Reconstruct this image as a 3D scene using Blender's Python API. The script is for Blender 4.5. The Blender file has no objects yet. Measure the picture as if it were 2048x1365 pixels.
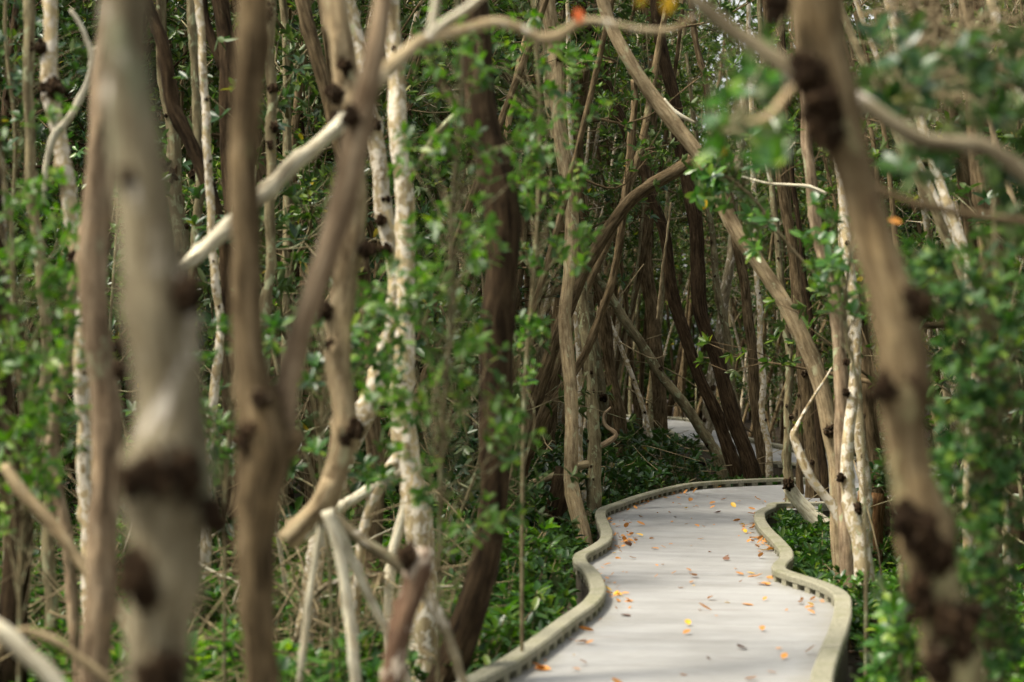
import bpy, math, random
import numpy as np
from mathutils import Vector, noise
rng = np.random.default_rng(11)
random.seed(11)
S = bpy.context.scene
COL = S.collection
F = 3982.0            # focal length in photograph pixels (70 mm on 36 mm, 2048 px wide)
HY, CX, EYE = 730.0, 1024.0, 1.6
GZ = -0.45            # mud level below the deck

def P(px, py, d):     # photograph pixel at distance d -> world point
    return np.array([(px-CX)/F*d, d, EYE-(py-HY)/F*d])

def gz(x, y):
    return GZ + 0.09*noise.noise((x*0.35, y*0.35, 3.1)) + 0.05*noise.noise((x*1.1, y*1.1, 7.7)) - 0.02

# ------------------------------------------------------------------ materials
def new_mat(name):
    m = bpy.data.materials.new(name); m.use_nodes = True
    nt = m.node_tree; nt.nodes.clear()
    out = nt.nodes.new('ShaderNodeOutputMaterial')
    b = nt.nodes.new('ShaderNodeBsdfPrincipled')
    nt.links.new(b.outputs[0], out.inputs[0])
    return m, nt, b, out

def N(nt, t, **kw):
    n = nt.nodes.new(t)
    for k, v in kw.items():
        if k in ('inputs',):
            for i, x in v.items(): n.inputs[i].default_value = x
        else: setattr(n, k, v)
    return n

def ramp(nt, fac, stops, interp='LINEAR'):
    r = nt.nodes.new('ShaderNodeValToRGB'); r.color_ramp.interpolation = interp
    e = r.color_ramp.elements
    while len(e) < len(stops): e.new(0.5)
    for i, (p, c) in enumerate(stops):
        e[i].position = p
        e[i].color = (c, c, c, 1) if isinstance(c, (int, float)) else (*c, 1)
    nt.links.new(fac, r.inputs[0]); return r.outputs[0]

def noise_tex(nt, vec, scale, detail=4, rough=0.6, dist=0.0, stretch=None):
    v = vec
    if stretch:
        mp = N(nt, 'ShaderNodeMapping'); mp.inputs['Scale'].default_value = stretch
        nt.links.new(vec, mp.inputs['Vector']); v = mp.outputs[0]
    n = N(nt, 'ShaderNodeTexNoise', inputs={'Scale': scale, 'Detail': detail, 'Roughness': rough, 'Distortion': dist})
    nt.links.new(v, n.inputs['Vector']); return n.outputs['Fac']

def mixc(nt, fac, a, b, mode='MIX'):
    m = N(nt, 'ShaderNodeMix', data_type='RGBA', blend_type=mode)
    if isinstance(fac, float): m.inputs[0].default_value = fac
    else: nt.links.new(fac, m.inputs[0])
    for i, c in ((6, a), (7, b)):
        if isinstance(c, tuple): m.inputs[i].default_value = (*c, 1)
        else: nt.links.new(c, m.inputs[i])
    return m.outputs[2]

def bark(name, dark, mid, light, lichens=(), fiss=1.0, freq=38, bump=0.8, ring=0.0):
    dark, mid, light = [(c[0]*.97, c[1]*.98, c[2]*.84) for c in (dark, mid, light)]
    m, nt, b, out = new_mat(name)
    a = N(nt, 'ShaderNodeAttribute', attribute_name='bc', attribute_type='GEOMETRY')
    v = a.outputs['Vector']
    oi = N(nt, 'ShaderNodeObjectInfo')
    f1 = noise_tex(nt, v, freq, 6, 0.65, 0.4, (1, 1, 0.13))
    f2 = noise_tex(nt, v, 9, 5, 0.6, 0.2, (1, 1, 0.5))
    f3 = noise_tex(nt, v, 120, 3, 0.7)
    base = ramp(nt, f1, [(0.32, dark), (0.5, mid), (0.70, light)])
    blotch = ramp(nt, f2, [(0.3, (0.48, 0.45, 0.42)), (0.52, (0.95, 0.95, 0.95)), (0.72, (1.3, 1.26, 1.18))])
    c = mixc(nt, 1.0, base, blotch, 'MULTIPLY')
    grain = ramp(nt, f3, [(0.3, (0.7, 0.7, 0.7)), (0.6, (1.1, 1.1, 1.1))])
    c = mixc(nt, 0.7, c, grain, 'MULTIPLY')
    for i, (col, sc, th, st) in enumerate(lichens):
        mp = N(nt, 'ShaderNodeMapping'); mp.inputs['Location'].default_value = (i*3.7+1, i*1.9, i*5.3)
        mp.inputs['Scale'].default_value = (1, 1, st)
        nt.links.new(v, mp.inputs['Vector'])
        l = noise_tex(nt, mp.outputs[0], sc, 5, 0.62, 0.6)
        c = mixc(nt, ramp(nt, l, [(th, 0.0), (th+0.07, 1.0)]), c, col)
    # tone differs a little from tree to tree
    hv = N(nt, 'ShaderNodeHueSaturation')
    mr = N(nt, 'ShaderNodeMapRange', inputs={3: 0.8, 4: 1.2}); nt.links.new(oi.outputs['Random'], mr.inputs[0])
    nt.links.new(mr.outputs[0], hv.inputs['Value']); nt.links.new(c, hv.inputs['Color'])
    nt.links.new(hv.outputs[0], b.inputs['Base Color'])
    b.inputs['Roughness'].default_value = 0.9
    b.inputs['Specular IOR Level'].default_value = 0.1
    add = N(nt, 'ShaderNodeMath', operation='MULTIPLY_ADD', inputs={1: 0.3}); nt.links.new(f3, add.inputs[0]); nt.links.new(f1, add.inputs[2])
    bp = N(nt, 'ShaderNodeBump', inputs={'Strength': bump, 'Distance': 0.012*fiss}); nt.links.new(add.outputs[0], bp.inputs['Height'])
    nt.links.new(bp.outputs[0], b.inputs['Normal'])
    return m

def leaf(name, cols, rough=0.38, transl=0.22, tcol=None, spec=0.5):
    m, nt, b, out = new_mat(name)
    g = N(nt, 'ShaderNodeNewGeometry'); oi = N(nt, 'ShaderNodeObjectInfo')
    cols = [(p, (c[0]*1.22, c[1], c[2]*.72)) if c[1] > c[0] else (p, c) for p, c in cols]
    c = ramp(nt, g.outputs['Random Per Island'], cols)
    hv = N(nt, 'ShaderNodeHueSaturation')
    mr = N(nt, 'ShaderNodeMapRange', inputs={3: 0.75, 4: 1.25}); nt.links.new(oi.outputs['Random'], mr.inputs[0])
    nt.links.new(mr.outputs[0], hv.inputs['Value']); nt.links.new(c, hv.inputs['Color'])
    under = mixc(nt, g.outputs['Backfacing'], hv.outputs[0], (0.10, 0.14, 0.05)) if 'fallen' not in name and 'rust' not in name else hv.outputs[0]
    nt.links.new(under, b.inputs['Base Color'])
    b.inputs['Roughness'].default_value = rough
    b.inputs['Specular IOR Level'].default_value = spec
    t = N(nt, 'ShaderNodeBsdfTranslucent')
    tc = mixc(nt, 1.0, hv.outputs[0], tcol or (1.6, 1.9, 0.7), 'MULTIPLY'); nt.links.new(tc, t.inputs[0])
    mx = N(nt, 'ShaderNodeMixShader', inputs={0: transl})
    nt.links.new(b.outputs[0], mx.inputs[1]); nt.links.new(t.outputs[0], mx.inputs[2])
    nt.links.new(mx.outputs[0], out.inputs[0])
    return m

WHITE_L = ((0.55, 0.53, 0.47), 22, 0.52, 0.8)
GREEN_L = ((0.36, 0.40, 0.22), 16, 0.58, 0.7)
YEL_L = ((0.50, 0.36, 0.06), 26, 0.68, 1.0)
DARKP = ((0.07, 0.05, 0.035), 30, 0.66, 1.6)
M = {}
M['brown'] = bark('brown_bark', (0.025, 0.017, 0.010), (0.125, 0.089, 0.056), (0.27, 0.20, 0.138), (((0.22, 0.20, 0.10), 12, 0.66, 0.5),), 1.2)
M['umber'] = bark('light_umber_bark', (0.055, 0.037, 0.022), (0.215, 0.155, 0.098), (0.38, 0.295, 0.20), (((0.33, 0.30, 0.16), 9, 0.60, 0.5), ((0.06, 0.035, 0.02), 11, 0.62, 0.8)), 1.1)
M['dark'] = bark('dark_bark', (0.010, 0.006, 0.004), (0.05, 0.032, 0.02), (0.115, 0.078, 0.05), (((0.16, 0.15, 0.08), 14, 0.68, 0.5),), 1.3)
M['mauve'] = bark('mauve_bark', (0.10, 0.07, 0.05), (0.27, 0.195, 0.145), (0.42, 0.33, 0.26), (((0.34, 0.37, 0.22), 9, 0.62, 0.5),), 0.8)
M['tan'] = bark('tan_bark', (0.15, 0.105, 0.07), (0.34, 0.255, 0.175), (0.48, 0.385, 0.28), (((0.38, 0.36, 0.22), 10, 0.6, 0.5), ((0.55, 0.5, 0.4), 40, 0.66, 1)), 0.7, 45)
M['cream'] = bark('cream_bark', (0.24, 0.165, 0.10), (0.52, 0.41, 0.285), (0.70, 0.59, 0.45), (((0.66, 0.62, 0.52), 24, 0.56, 0.8), DARKP), 0.6, 40)
M['lichen'] = bark('lichen_bark', (0.21, 0.15, 0.09), (0.46, 0.365, 0.25), (0.62, 0.52, 0.38), (((0.62, 0.56, 0.46), 20, 0.48, 0.8), ((0.42, 0.44, 0.27), 18, 0.62, 0.7), YEL_L, DARKP), 0.7, 40)
M['green'] = bark('green_grey_bark', (0.115, 0.09, 0.06), (0.22, 0.18, 0.12), (0.33, 0.29, 0.20), (((0.30, 0.32, 0.19), 16, 0.55, 0.6), ((0.36, 0.29, 0.07), 30, 0.68, 1.0), DARKP), 0.8, 40)
M['grey'] = bark('grey_bark', (0.09, 0.07, 0.05), (0.225, 0.188, 0.14), (0.37, 0.32, 0.255), (((0.22, 0.22, 0.14), 10, 0.57, 0.4), ((0.56, 0.51, 0.43), 11, 0.57, 0.5), ((0.12, 0.085, 0.055), 14, 0.62, 1.0)), 0.8, 40)
M['root'] = bark('pale_root_bark', (0.40, 0.33, 0.26), (0.66, 0.60, 0.53), (0.80, 0.76, 0.70), (((0.45, 0.42, 0.26), 10, 0.64, 0.4),), 0.5, 50)
M['twig'] = bark('dry_twig_bark', (0.15, 0.112, 0.075), (0.30, 0.235, 0.16), (0.44, 0.36, 0.26), (), 0.5, 60)
M['burl'] = bark('burl_bark', (0.009, 0.006, 0.004), (0.042, 0.025, 0.016), (0.15, 0.095, 0.06), (((0.19, 0.145, 0.095), 16, 0.60, 0.8),), 2.0, 70, 1.0)
M['red'] = bark('red_rotten_bark', (0.045, 0.026, 0.019), (0.135, 0.08, 0.06), (0.26, 0.18, 0.14), (((0.50, 0.42, 0.33), 14, 0.50, 0.5),), 1.2, 40)
M['stumpwood'] = bark('orange_stump_wood', (0.05, 0.022, 0.010), (0.19, 0.10, 0.052), (0.38, 0.25, 0.155), (), 1.2, 40)

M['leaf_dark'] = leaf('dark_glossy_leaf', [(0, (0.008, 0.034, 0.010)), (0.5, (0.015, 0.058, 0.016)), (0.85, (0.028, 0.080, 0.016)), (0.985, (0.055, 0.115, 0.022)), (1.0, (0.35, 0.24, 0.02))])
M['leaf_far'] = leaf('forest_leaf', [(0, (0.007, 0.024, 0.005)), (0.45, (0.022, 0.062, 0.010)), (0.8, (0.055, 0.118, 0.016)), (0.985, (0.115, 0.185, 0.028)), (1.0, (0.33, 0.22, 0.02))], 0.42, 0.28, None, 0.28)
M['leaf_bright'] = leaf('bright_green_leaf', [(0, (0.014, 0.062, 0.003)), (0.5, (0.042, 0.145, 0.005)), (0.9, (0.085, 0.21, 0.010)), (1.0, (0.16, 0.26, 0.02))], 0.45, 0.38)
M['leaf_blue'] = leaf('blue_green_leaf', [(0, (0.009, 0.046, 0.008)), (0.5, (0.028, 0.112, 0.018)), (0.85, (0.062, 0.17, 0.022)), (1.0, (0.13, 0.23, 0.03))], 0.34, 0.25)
M['leaf_mid'] = leaf('olive_green_leaf', [(0, (0.007, 0.032, 0.009)), (0.5, (0.018, 0.066, 0.017)), (0.85, (0.040, 0.108, 0.022)), (1.0, (0.10, 0.17, 0.03))], 0.5, 0.28, None, 0.3)
M['leaf_orange'] = leaf('orange_fallen_leaf', [(0, (0.46, 0.16, 0.03)), (0.4, (0.56, 0.25, 0.045)), (0.7, (0.36, 0.12, 0.035)), (1, (0.60, 0.36, 0.08))], 0.6, 0.12, (1, 0.8, 0.5))
M['leaf_yellow'] = leaf('yellow_fallen_leaf', [(0, (0.72, 0.42, 0.02)), (1, (0.78, 0.50, 0.03))], 0.5, 0.15, (1, 0.9, 0.5))
M['leaf_brown'] = leaf('brown_fallen_leaf', [(0, (0.10, 0.05, 0.03)), (0.6, (0.22, 0.09, 0.04)), (1, (0.05, 0.04, 0.04))], 0.7, 0.05, (1, 0.8, 0.5))
M['leaf_rust'] = leaf('rust_red_leaf', [(0, (0.50, 0.10, 0.02)), (1, (0.60, 0.14, 0.03))], 0.5, 0.25, (1, 0.7, 0.4))

def world_mat(name, fn, rough=0.85):
    m, nt, b, out = new_mat(name)
    g = N(nt, 'ShaderNodeNewGeometry')
    c, h, bs, bd = fn(nt, g.outputs['Position'], g)
    nt.links.new(c, b.inputs['Base Color']); b.inputs['Roughness'].default_value = rough
    b.inputs['Specular IOR Level'].default_value = 0.3
    if h is not None:
        bp = N(nt, 'ShaderNodeBump', inputs={'Strength': bs, 'Distance': bd}); nt.links.new(h, bp.inputs['Height'])
        nt.links.new(bp.outputs[0], b.inputs['Normal'])
    return m
def f_mud(nt, p, g):
    a = noise_tex(nt, p, 2.5, 6, 0.65); c = noise_tex(nt, p, 22, 5, 0.7, 0.5)
    col = ramp(nt, a, [(0.3, (0.018, 0.013, 0.008)), (0.55, (0.05, 0.035, 0.022)), (0.75, (0.10, 0.072, 0.045))])
    col = mixc(nt, ramp(nt, c, [(0.58, 0.0), (0.68, 1.0)]), col, (0.15, 0.085, 0.04))
    return col, c, 0.8, 0.03
M['mud'] = world_mat('leaf_littered_mud', f_mud)
def f_deck(nt, p, g):
    a = noise_tex(nt, p, 1.4, 6, 0.6); c = noise_tex(nt, p, 60, 4, 0.7, 0, (0.12, 1.0, 1))
    s = noise_tex(nt, p, 3.2, 5, 0.6, 0.3, (0.35, 2.2, 1))
    col = ramp(nt, g.outputs['Random Per Island'], [(0, (0.305, 0.303, 0.298)), (0.5, (0.325, 0.323, 0.318)), (1, (0.345, 0.343, 0.337))])
    col = mixc(nt, 1.0, col, ramp(nt, a, [(0.32, (0.78, 0.77, 0.75)), (0.6, (1, 1, 1))]), 'MULTIPLY')
    col = mixc(nt, 1.0, col, ramp(nt, c, [(0.3, (0.9, 0.9, 0.9)), (0.6, (1.02, 1.02, 1.02))]), 'MULTIPLY')
    col = mixc(nt, ramp(nt, s, [(0.60, 0.0), (0.72, 0.6)]), col, (0.20, 0.175, 0.16))
    at = N(nt, 'ShaderNodeAttribute', attribute_name='bc', attribute_type='GEOMETRY'); sx = N(nt, 'ShaderNodeSeparateXYZ'); nt.links.new(at.outputs['Vector'], sx.inputs[0])
    e = N(nt, 'ShaderNodeMath', operation='MULTIPLY_ADD', inputs={1: -4.5, 2: 0.75}); nt.links.new(sx.outputs[0], e.inputs[0])
    e2 = N(nt, 'ShaderNodeMath', operation='ADD', use_clamp=True); nt.links.new(e.outputs[0], e2.inputs[0])
    a2 = N(nt, 'ShaderNodeMath', operation='MULTIPLY_ADD', inputs={1: 1.6, 2: -0.8}); nt.links.new(noise_tex(nt, p, 4.0, 5, 0.65, 0.4), a2.inputs[0]); nt.links.new(a2.outputs[0], e2.inputs[1])
    st = N(nt, 'ShaderNodeMath', operation='MULTIPLY', inputs={1: 0.6}); nt.links.new(e2.outputs[0], st.inputs[0])
    col = mixc(nt, st.outputs[0], col, (0.20, 0.185, 0.135))   # dirt and algae gathered along the kerbs
    return col, c, 0.3, 0.004
M['deck'] = world_mat('weathered_grey_deck_board', f_deck, 0.7)
def f_rail(nt, p, g):
    a = noise_tex(nt, p, 3.5, 6, 0.65, 0.4); c = noise_tex(nt, p, 45, 5, 0.7, 0.3)
    col = ramp(nt, c, [(0.28, (0.12, 0.113, 0.075)), (0.5, (0.275, 0.263, 0.195)), (0.75, (0.38, 0.365, 0.285))])
    col = mixc(nt, ramp(nt, a, [(0.50, 0.0), (0.68, 0.75)]), col, (0.165, 0.168, 0.08))
    col = mixc(nt, 1.0, col, ramp(nt, g.outputs['Random Per Island'], [(0, (0.82, 0.82, 0.8)), (1, (1.12, 1.1, 1.08))]), 'MULTIPLY')
    col = mixc(nt, ramp(nt, noise_tex(nt, p, 9, 6, 0.7, 0.8), [(0.60, 0.0), (0.70, 0.7)]), col, (0.10, 0.095, 0.055))
    return col, c, 0.4, 0.005
M['rail'] = world_mat('greenish_weathered_timber', f_rail)
def f_post(nt, p, g):
    c = noise_tex(nt, p, 30, 5, 0.7, 0.3, (1, 1, 0.15))
    return ramp(nt, c, [(0.3, (0.05, 0.04, 0.03)), (0.7, (0.14, 0.12, 0.09))]), c, 0.5, 0.005
M['post'] = world_mat('dark_damp_timber', f_post)

# ------------------------------------------------------------------ mesh helpers
class MB:
    def __init__(s): s.v, s.q, s.t, s.c, s.n = [], [], [], [], 0
    def add(s, v, q=None, t=None, bc=None):
        v = np.asarray(v, float).reshape(-1, 3)
        if q is not None and len(q): s.q.append(np.asarray(q, int)+s.n)
        if t is not None and len(t): s.t.append(np.asarray(t, int)+s.n)
        s.v.append(v); s.c.append(v if bc is None else np.asarray(bc, float)); s.n += len(v)
    def build(s, name, mat, parent=None, smooth=True, data_only=False):
        me = bpy.data.meshes.new(name)
        v = np.concatenate(s.v); c = np.concatenate(s.c)
        off = np.array(parent.location) if parent is not None else np.zeros(3)
        v = v-off
        q = np.concatenate(s.q) if s.q else np.zeros((0, 4), int)
        t = np.concatenate(s.t) if s.t else np.zeros((0, 3), int)
        me.vertices.add(len(v)); me.vertices.foreach_set('co', v.astype(np.float32).ravel())
        li = np.concatenate([q.ravel(), t.ravel()]).astype(np.int32)
        me.loops.add(len(li)); me.loops.foreach_set('vertex_index', li)
        tot = np.concatenate([np.full(len(q), 4), np.full(len(t), 3)]).astype(np.int32)
        st = np.concatenate([[0], np.cumsum(tot)[:-1]]).astype(np.int32)
        me.polygons.add(len(tot)); me.polygons.foreach_set('loop_start', st); me.polygons.foreach_set('loop_total', tot)
        me.update(calc_edges=True); me.validate()
        a = me.attributes.new('bc', 'FLOAT_VECTOR', 'POINT'); a.data.foreach_set('vector', c.astype(np.float32).ravel())
        me.polygons.foreach_set('use_smooth', np.full(len(me.polygons), smooth))
        me.materials.append(mat)
        if data_only: return me
        o = bpy.data.objects.new(name, me); COL.objects.link(o)
        if parent is not None: o.parent = parent
        return o

def tag(o, label=None, cat=None, group=None, kind=None):
    if label: o['label'] = label
    if cat: o['category'] = cat
    if group: o['group'] = group
    if kind: o['kind'] = kind
    return o
def empty(name, loc, label, cat, group=None):
    o = bpy.data.objects.new(name, None); COL.objects.link(o); o.location = tuple(loc)
    o.empty_display_size = 0.1
    return tag(o, label, cat, group)

def spline(pts, step=None, n=None):
    p = np.asarray(pts, float)
    if len(p) == 2: p = np.array([p[0], (p[0]*2+p[1])/3, (p[0]+p[1]*2)/3, p[1]])
    h = np.maximum(np.linalg.norm(np.diff(p[:, :3], axis=0), axis=1), 1e-6)[:, None]
    v = np.diff(p, axis=0)/h
    m = np.empty_like(p); m[0], m[-1] = v[0], v[-1]
    m[1:-1] = (v[:-1]*h[1:]+v[1:]*h[:-1])/(h[:-1]+h[1:])
    out = []
    for i in range(len(p)-1):
        k = max(2, int(math.ceil(h[i, 0]/step))) if step else n
        for t in np.linspace(0, 1, k, endpoint=False):
            out.append((2*t**3-3*t*t+1)*p[i]+(t**3-2*t*t+t)*h[i]*m[i]+(3*t*t-2*t**3)*p[i+1]+(t**3-t*t)*h[i]*m[i+1])
    out.append(p[-1]); return np.array(out)

def tube(mb, pts, rad, sides=10, rough=0.0, bump=0.0, seed=0.0, jag=0.0):
    p = np.asarray(pts, float); r = np.asarray(rad, float); n = len(p)
    tg = np.gradient(p, axis=0); tg /= np.linalg.norm(tg, axis=1)[:, None]+1e-9
    u = np.cross(tg[0], [0.31, 0.95, 0.05]); 
    if np.linalg.norm(u) < 0.1: u = np.cross(tg[0], [1, 0, 0])
    u /= np.linalg.norm(u)
    s = np.concatenate([[0], np.cumsum(np.linalg.norm(np.diff(p, axis=0), axis=1))])
    ang = np.arange(sides)*2*math.pi/sides
    V = np.zeros((n, sides, 3)); B = np.zeros((n, sides, 3))
    ca, sa = np.cos(ang), np.sin(ang)
    for i in range(n):
        u = u-tg[i]*np.dot(u, tg[i]); u /= np.linalg.norm(u)+1e-9
        w = np.cross(tg[i], u)
        rr = np.full(sides, r[i])
        if rough > 0:
            for k in range(sides):
                q = (ca[k]*1.1+seed, sa[k]*1.1-seed, s[i]/max(r[i], 0.01)*0.33)
                f = rough*noise.noise(q)
                if bump > 0:
                    b = noise.noise((ca[k]*1.7+seed*2, sa[k]*1.7, s[i]/max(r[i], .01)*0.9+seed))
                    if b > 0.35: f += bump*(b-0.35)
                rr[k] *= 1+f
        V[i] = p[i]+np.outer(ca*rr, u)+np.outer(sa*rr, w)
        B[i, :, 0] = ca*r[i]+seed; B[i, :, 1] = sa*r[i]; B[i, :, 2] = s[i]
    if jag > 0:
        V[-1] += np.outer(rng.uniform(-1, 1, sides)*jag, tg[-1])
    i0 = np.arange(n-1)[:, None]*sides; k = np.arange(sides)[None]; k2 = (k+1) % sides
    q = np.stack([i0+k, i0+k2, i0+sides+k2, i0+sides+k], -1).reshape(-1, 4)
    vv = np.concatenate([V.reshape(-1, 3), p[:1], p[-1:]]); bb = np.concatenate([B.reshape(-1, 3), [[seed, 0, 0]], [[seed, 0, s[-1]]]])
    c0, c1 = n*sides, n*sides+1; ks = np.arange(sides); kn = (ks+1) % sides
    t = np.concatenate([np.stack([np.full(sides, c0), kn, ks], -1), np.stack([np.full(sides, c1), (n-1)*sides+ks, (n-1)*sides+kn], -1)])
    mb.add(vv, q, t, bb)

_ico = None
def ico():
    global _ico
    if _ico is None:
        import bmesh
        bm = bmesh.new(); bmesh.ops.create_icosphere(bm, subdivisions=4, radius=1.0)
        bm.verts.ensure_lookup_table()
        _ico = (np.array([v.co[:] for v in bm.verts]), np.array([[v.index for v in f.verts] for f in bm.faces])); bm.free()
    return _ico
def blob(mb, c, r, scale=(1, 1, 1), amp=0.35, seed=0.0, freq=1.6):
    v, t = ico()
    d = np.array([1+amp*(noise.noise(x*freq+seed)+0.55*noise.noise(x*freq*2.3+seed)+0.4*noise.noise(x*freq*5+seed)) for x in v])
    w = v*d[:, None]*r*np.array(scale)
    mb.add(w+np.asarray(c), None, t, w+seed)

def unit(v): return v/(np.linalg.norm(v, axis=-1, keepdims=True)+1e-9)

def leaves(mb, pos, dr, nr, ln, wd=0.42, fancy=False, curl=0.12):
    """pos, dr (towards tip), nr (upper face), ln: arrays"""
    pos = np.asarray(pos); n = len(pos)
    if n == 0: return
    d = unit(dr); nr = unit(nr-d*np.sum(nr*d, 1)[:, None]); s = np.cross(d, nr)
    ln = np.asarray(ln)[:, None]; w = ln*wd*0.5*rng.uniform(0.85, 1.15, (n, 1))
    fold = 0.30
    def pt(t, side, bend): return pos+d*ln*t+s*w*side+nr*(w*abs(side)*fold-ln*bend)
    if fancy:
        prof = [(0.16, .62), (0.38, .96), (0.62, 1.0), (0.84, .66)]
        V = [pt(0, 0, 0)]
        for t, x in prof: V += [pt(t, -x, curl*t*t), pt(t, 0, curl*t*t), pt(t, x, curl*t*t)]
        V.append(pt(1, 0, curl))
        V = np.stack(V, 1); m = V.shape[1]
        q, t3 = [], [[0, 2, 1], [0, 3, 2]]
        for i in range(3):
            a = 1+i*3; q += [[a, a+1, a+4, a+3], [a+1, a+2, a+5, a+4]]
        t3 += [[10, 11, 13], [11, 12, 13]]
        o = (np.arange(n)*m)[:, None, None]
        mb.add(V.reshape(-1, 3), (np.array(q)[None]+o).reshape(-1, 4), (np.array(t3)[None]+o).reshape(-1, 3))
    else:
        V = np.stack([pt(0, 0, 0), pt(0.33, -0.95, curl*.1), pt(0.72, -0.8, curl*.5), pt(1, 0, curl), pt(0.72, 0.8, curl*.5), pt(0.33, 0.95, curl*.1)], 1)
        o = (np.arange(n)*6)[:, None, None]
        q = np.array([[0, 3, 2, 1], [0, 5, 4, 3]])
        mb.add(V.reshape(-1, 3), (q[None]+o).reshape(-1, 4))

def sprig_arrays(tip, axis, size, k=7, flat=0.5):
    """rosette of k leaves at a twig tip"""
    axis = axis/np.linalg.norm(axis)
    e = np.cross(axis, [0.2, 0.3, 0.9]); e /= np.linalg.norm(e)+1e-9; f = np.cross(axis, e)
    a = rng.uniform(0, 6.28)+np.arange(k)*2.4+rng.uniform(-.3, .3, k)
    op = rng.uniform(0.35, 1.0, k)
    rad = np.outer(np.cos(a), e)+np.outer(np.sin(a), f)
    d = axis*(1-op*0.75)[:, None]+rad*op[:, None]+np.array([0, 0, -0.12])
    nr = axis*1.0-rad*0.35+np.array([0, 0, flat])+rng.normal(0, .22, (k, 3))
    pos = tip-axis*rng.uniform(0, 0.35*size, k)[:, None]
    return pos, d, nr, size*rng.uniform(0.65, 1.1, k)

class Leafer:
    def __init__(s): s.a = [[], [], [], []]
    def sprig(s, tip, axis, size, k=7, flat=0.5):
        for l, x in zip(s.a, sprig_arrays(np.asarray(tip, float), np.asarray(axis, float), size, k, flat)): l.append(x)
    def pairs(s, pts, size, k=4):
        """leaf pairs along a thin twig"""
        p = np.asarray(pts, float)
        for i in range(k):
            t = (i+0.6)/k; j = min(int(t*(len(p)-1)), len(p)-2); f = t*(len(p)-1)-j
            c = p[j]*(1-f)+p[j+1]*f; ax = unit(p[j+1]-p[j])
            e = rng.normal(0, 1, 3); e = unit(e-ax*np.dot(e, ax))
            for sg in (1, -1):
                d = ax*0.55+e*sg*0.8+np.array([0, 0, -.1])
                nr = np.array([0, -0.25, 0.9])+rng.normal(0, .35, 3)
                for l, x in zip(s.a, (c[None], d[None], nr[None], np.array([size*rng.uniform(.7, 1.1)]))): l.append(x)
    def to(s, mb, wd=0.42, fancy=False, curl=0.12):
        if s.a[0]: leaves(mb, *[np.concatenate(x) for x in s.a], wd, fancy, curl)

# ------------------------------------------------------------------ world, sun, camera
W = bpy.data.worlds.new('World'); S.world = W; W.use_nodes = True
wn = W.node_tree; wn.nodes.clear()
sky = wn.nodes.new('ShaderNodeTexSky'); sky.sky_type = 'NISHITA'; sky.sun_disc = False
SUN_EL, SUN_AZ = math.radians(58), math.radians(252)
sky.sun_elevation = SUN_EL; sky.sun_rotation = SUN_AZ; sky.air_density = 1.3; sky.dust_density = 4.0; sky.ozone_density = 0.6
bg = wn.nodes.new('ShaderNodeBackground'); bg.inputs[1].default_value = 0.118
wo = wn.nodes.new('ShaderNodeOutputWorld')
hs = wn.nodes.new('ShaderNodeHueSaturation'); hs.inputs['Saturation'].default_value = 0.12   # overcast
wn.links.new(sky.outputs[0], hs.inputs['Color']); wn.links.new(hs.outputs[0], bg.inputs[0]); wn.links.new(bg.outputs[0], wo.inputs[0])
sl = bpy.data.lights.new('sun', 'SUN'); sl.energy = 3.0; sl.angle = math.radians(14); sl.color = (1.0, 0.91, 0.74)
so = bpy.data.objects.new('sun', sl); COL.objects.link(so)
sd = Vector((math.sin(SUN_AZ)*math.cos(SUN_EL), math.cos(SUN_AZ)*math.cos(SUN_EL), math.sin(SUN_EL)))
so.rotation_euler = sd.to_track_quat('Z', 'Y').to_euler(); so.location = (0, 0, 30)
cd = bpy.data.cameras.new('camera'); cam = bpy.data.objects.new('camera', cd); COL.objects.link(cam)
cam.location = (0, 0, EYE); cam.rotation_euler = (math.radians(90), 0, 0)
cd.lens = 70; cd.sensor_width = 36; cd.sensor_fit = 'HORIZONTAL'; cd.shift_y = (HY-682.5)/2048
cd.clip_start = 0.05; cd.clip_end = 2000
cd.dof.use_dof = True; cd.dof.focus_distance = 24.0; cd.dof.aperture_fstop = 2.0
S.camera = cam
S.view_settings.view_transform = 'Standard'; S.view_settings.look = 'None'; S.view_settings.exposure = 1.3; S.view_settings.gamma = 1
S.render.resolution_x, S.render.resolution_y = 1024, 682
S.render.engine = 'CYCLES'

# ------------------------------------------------------------------ ground
mb = MB()
xs = np.concatenate([np.linspace(-400, -30, 8)[:-1], np.linspace(-30, 30, 121), np.linspace(30, 400, 8)[1:]])
ys = np.concatenate([np.linspace(-60, -6, 6)[:-1], np.linspace(-6, 80, 150), np.linspace(80, 600, 10)[1:]])
g = np.array([[x, y, gz(x, y)] for y in ys for x in xs]); nx = len(xs)
ii = (np.arange(len(ys)-1)[:, None]*nx+np.arange(nx-1)[None]).ravel()
mb.add(g, np.stack([ii, ii+1, ii+nx+1, ii+nx], -1))
tag(mb.build('ground', M['mud']), 'dark brown mangrove mud with leaf litter', kind='structure')

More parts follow.
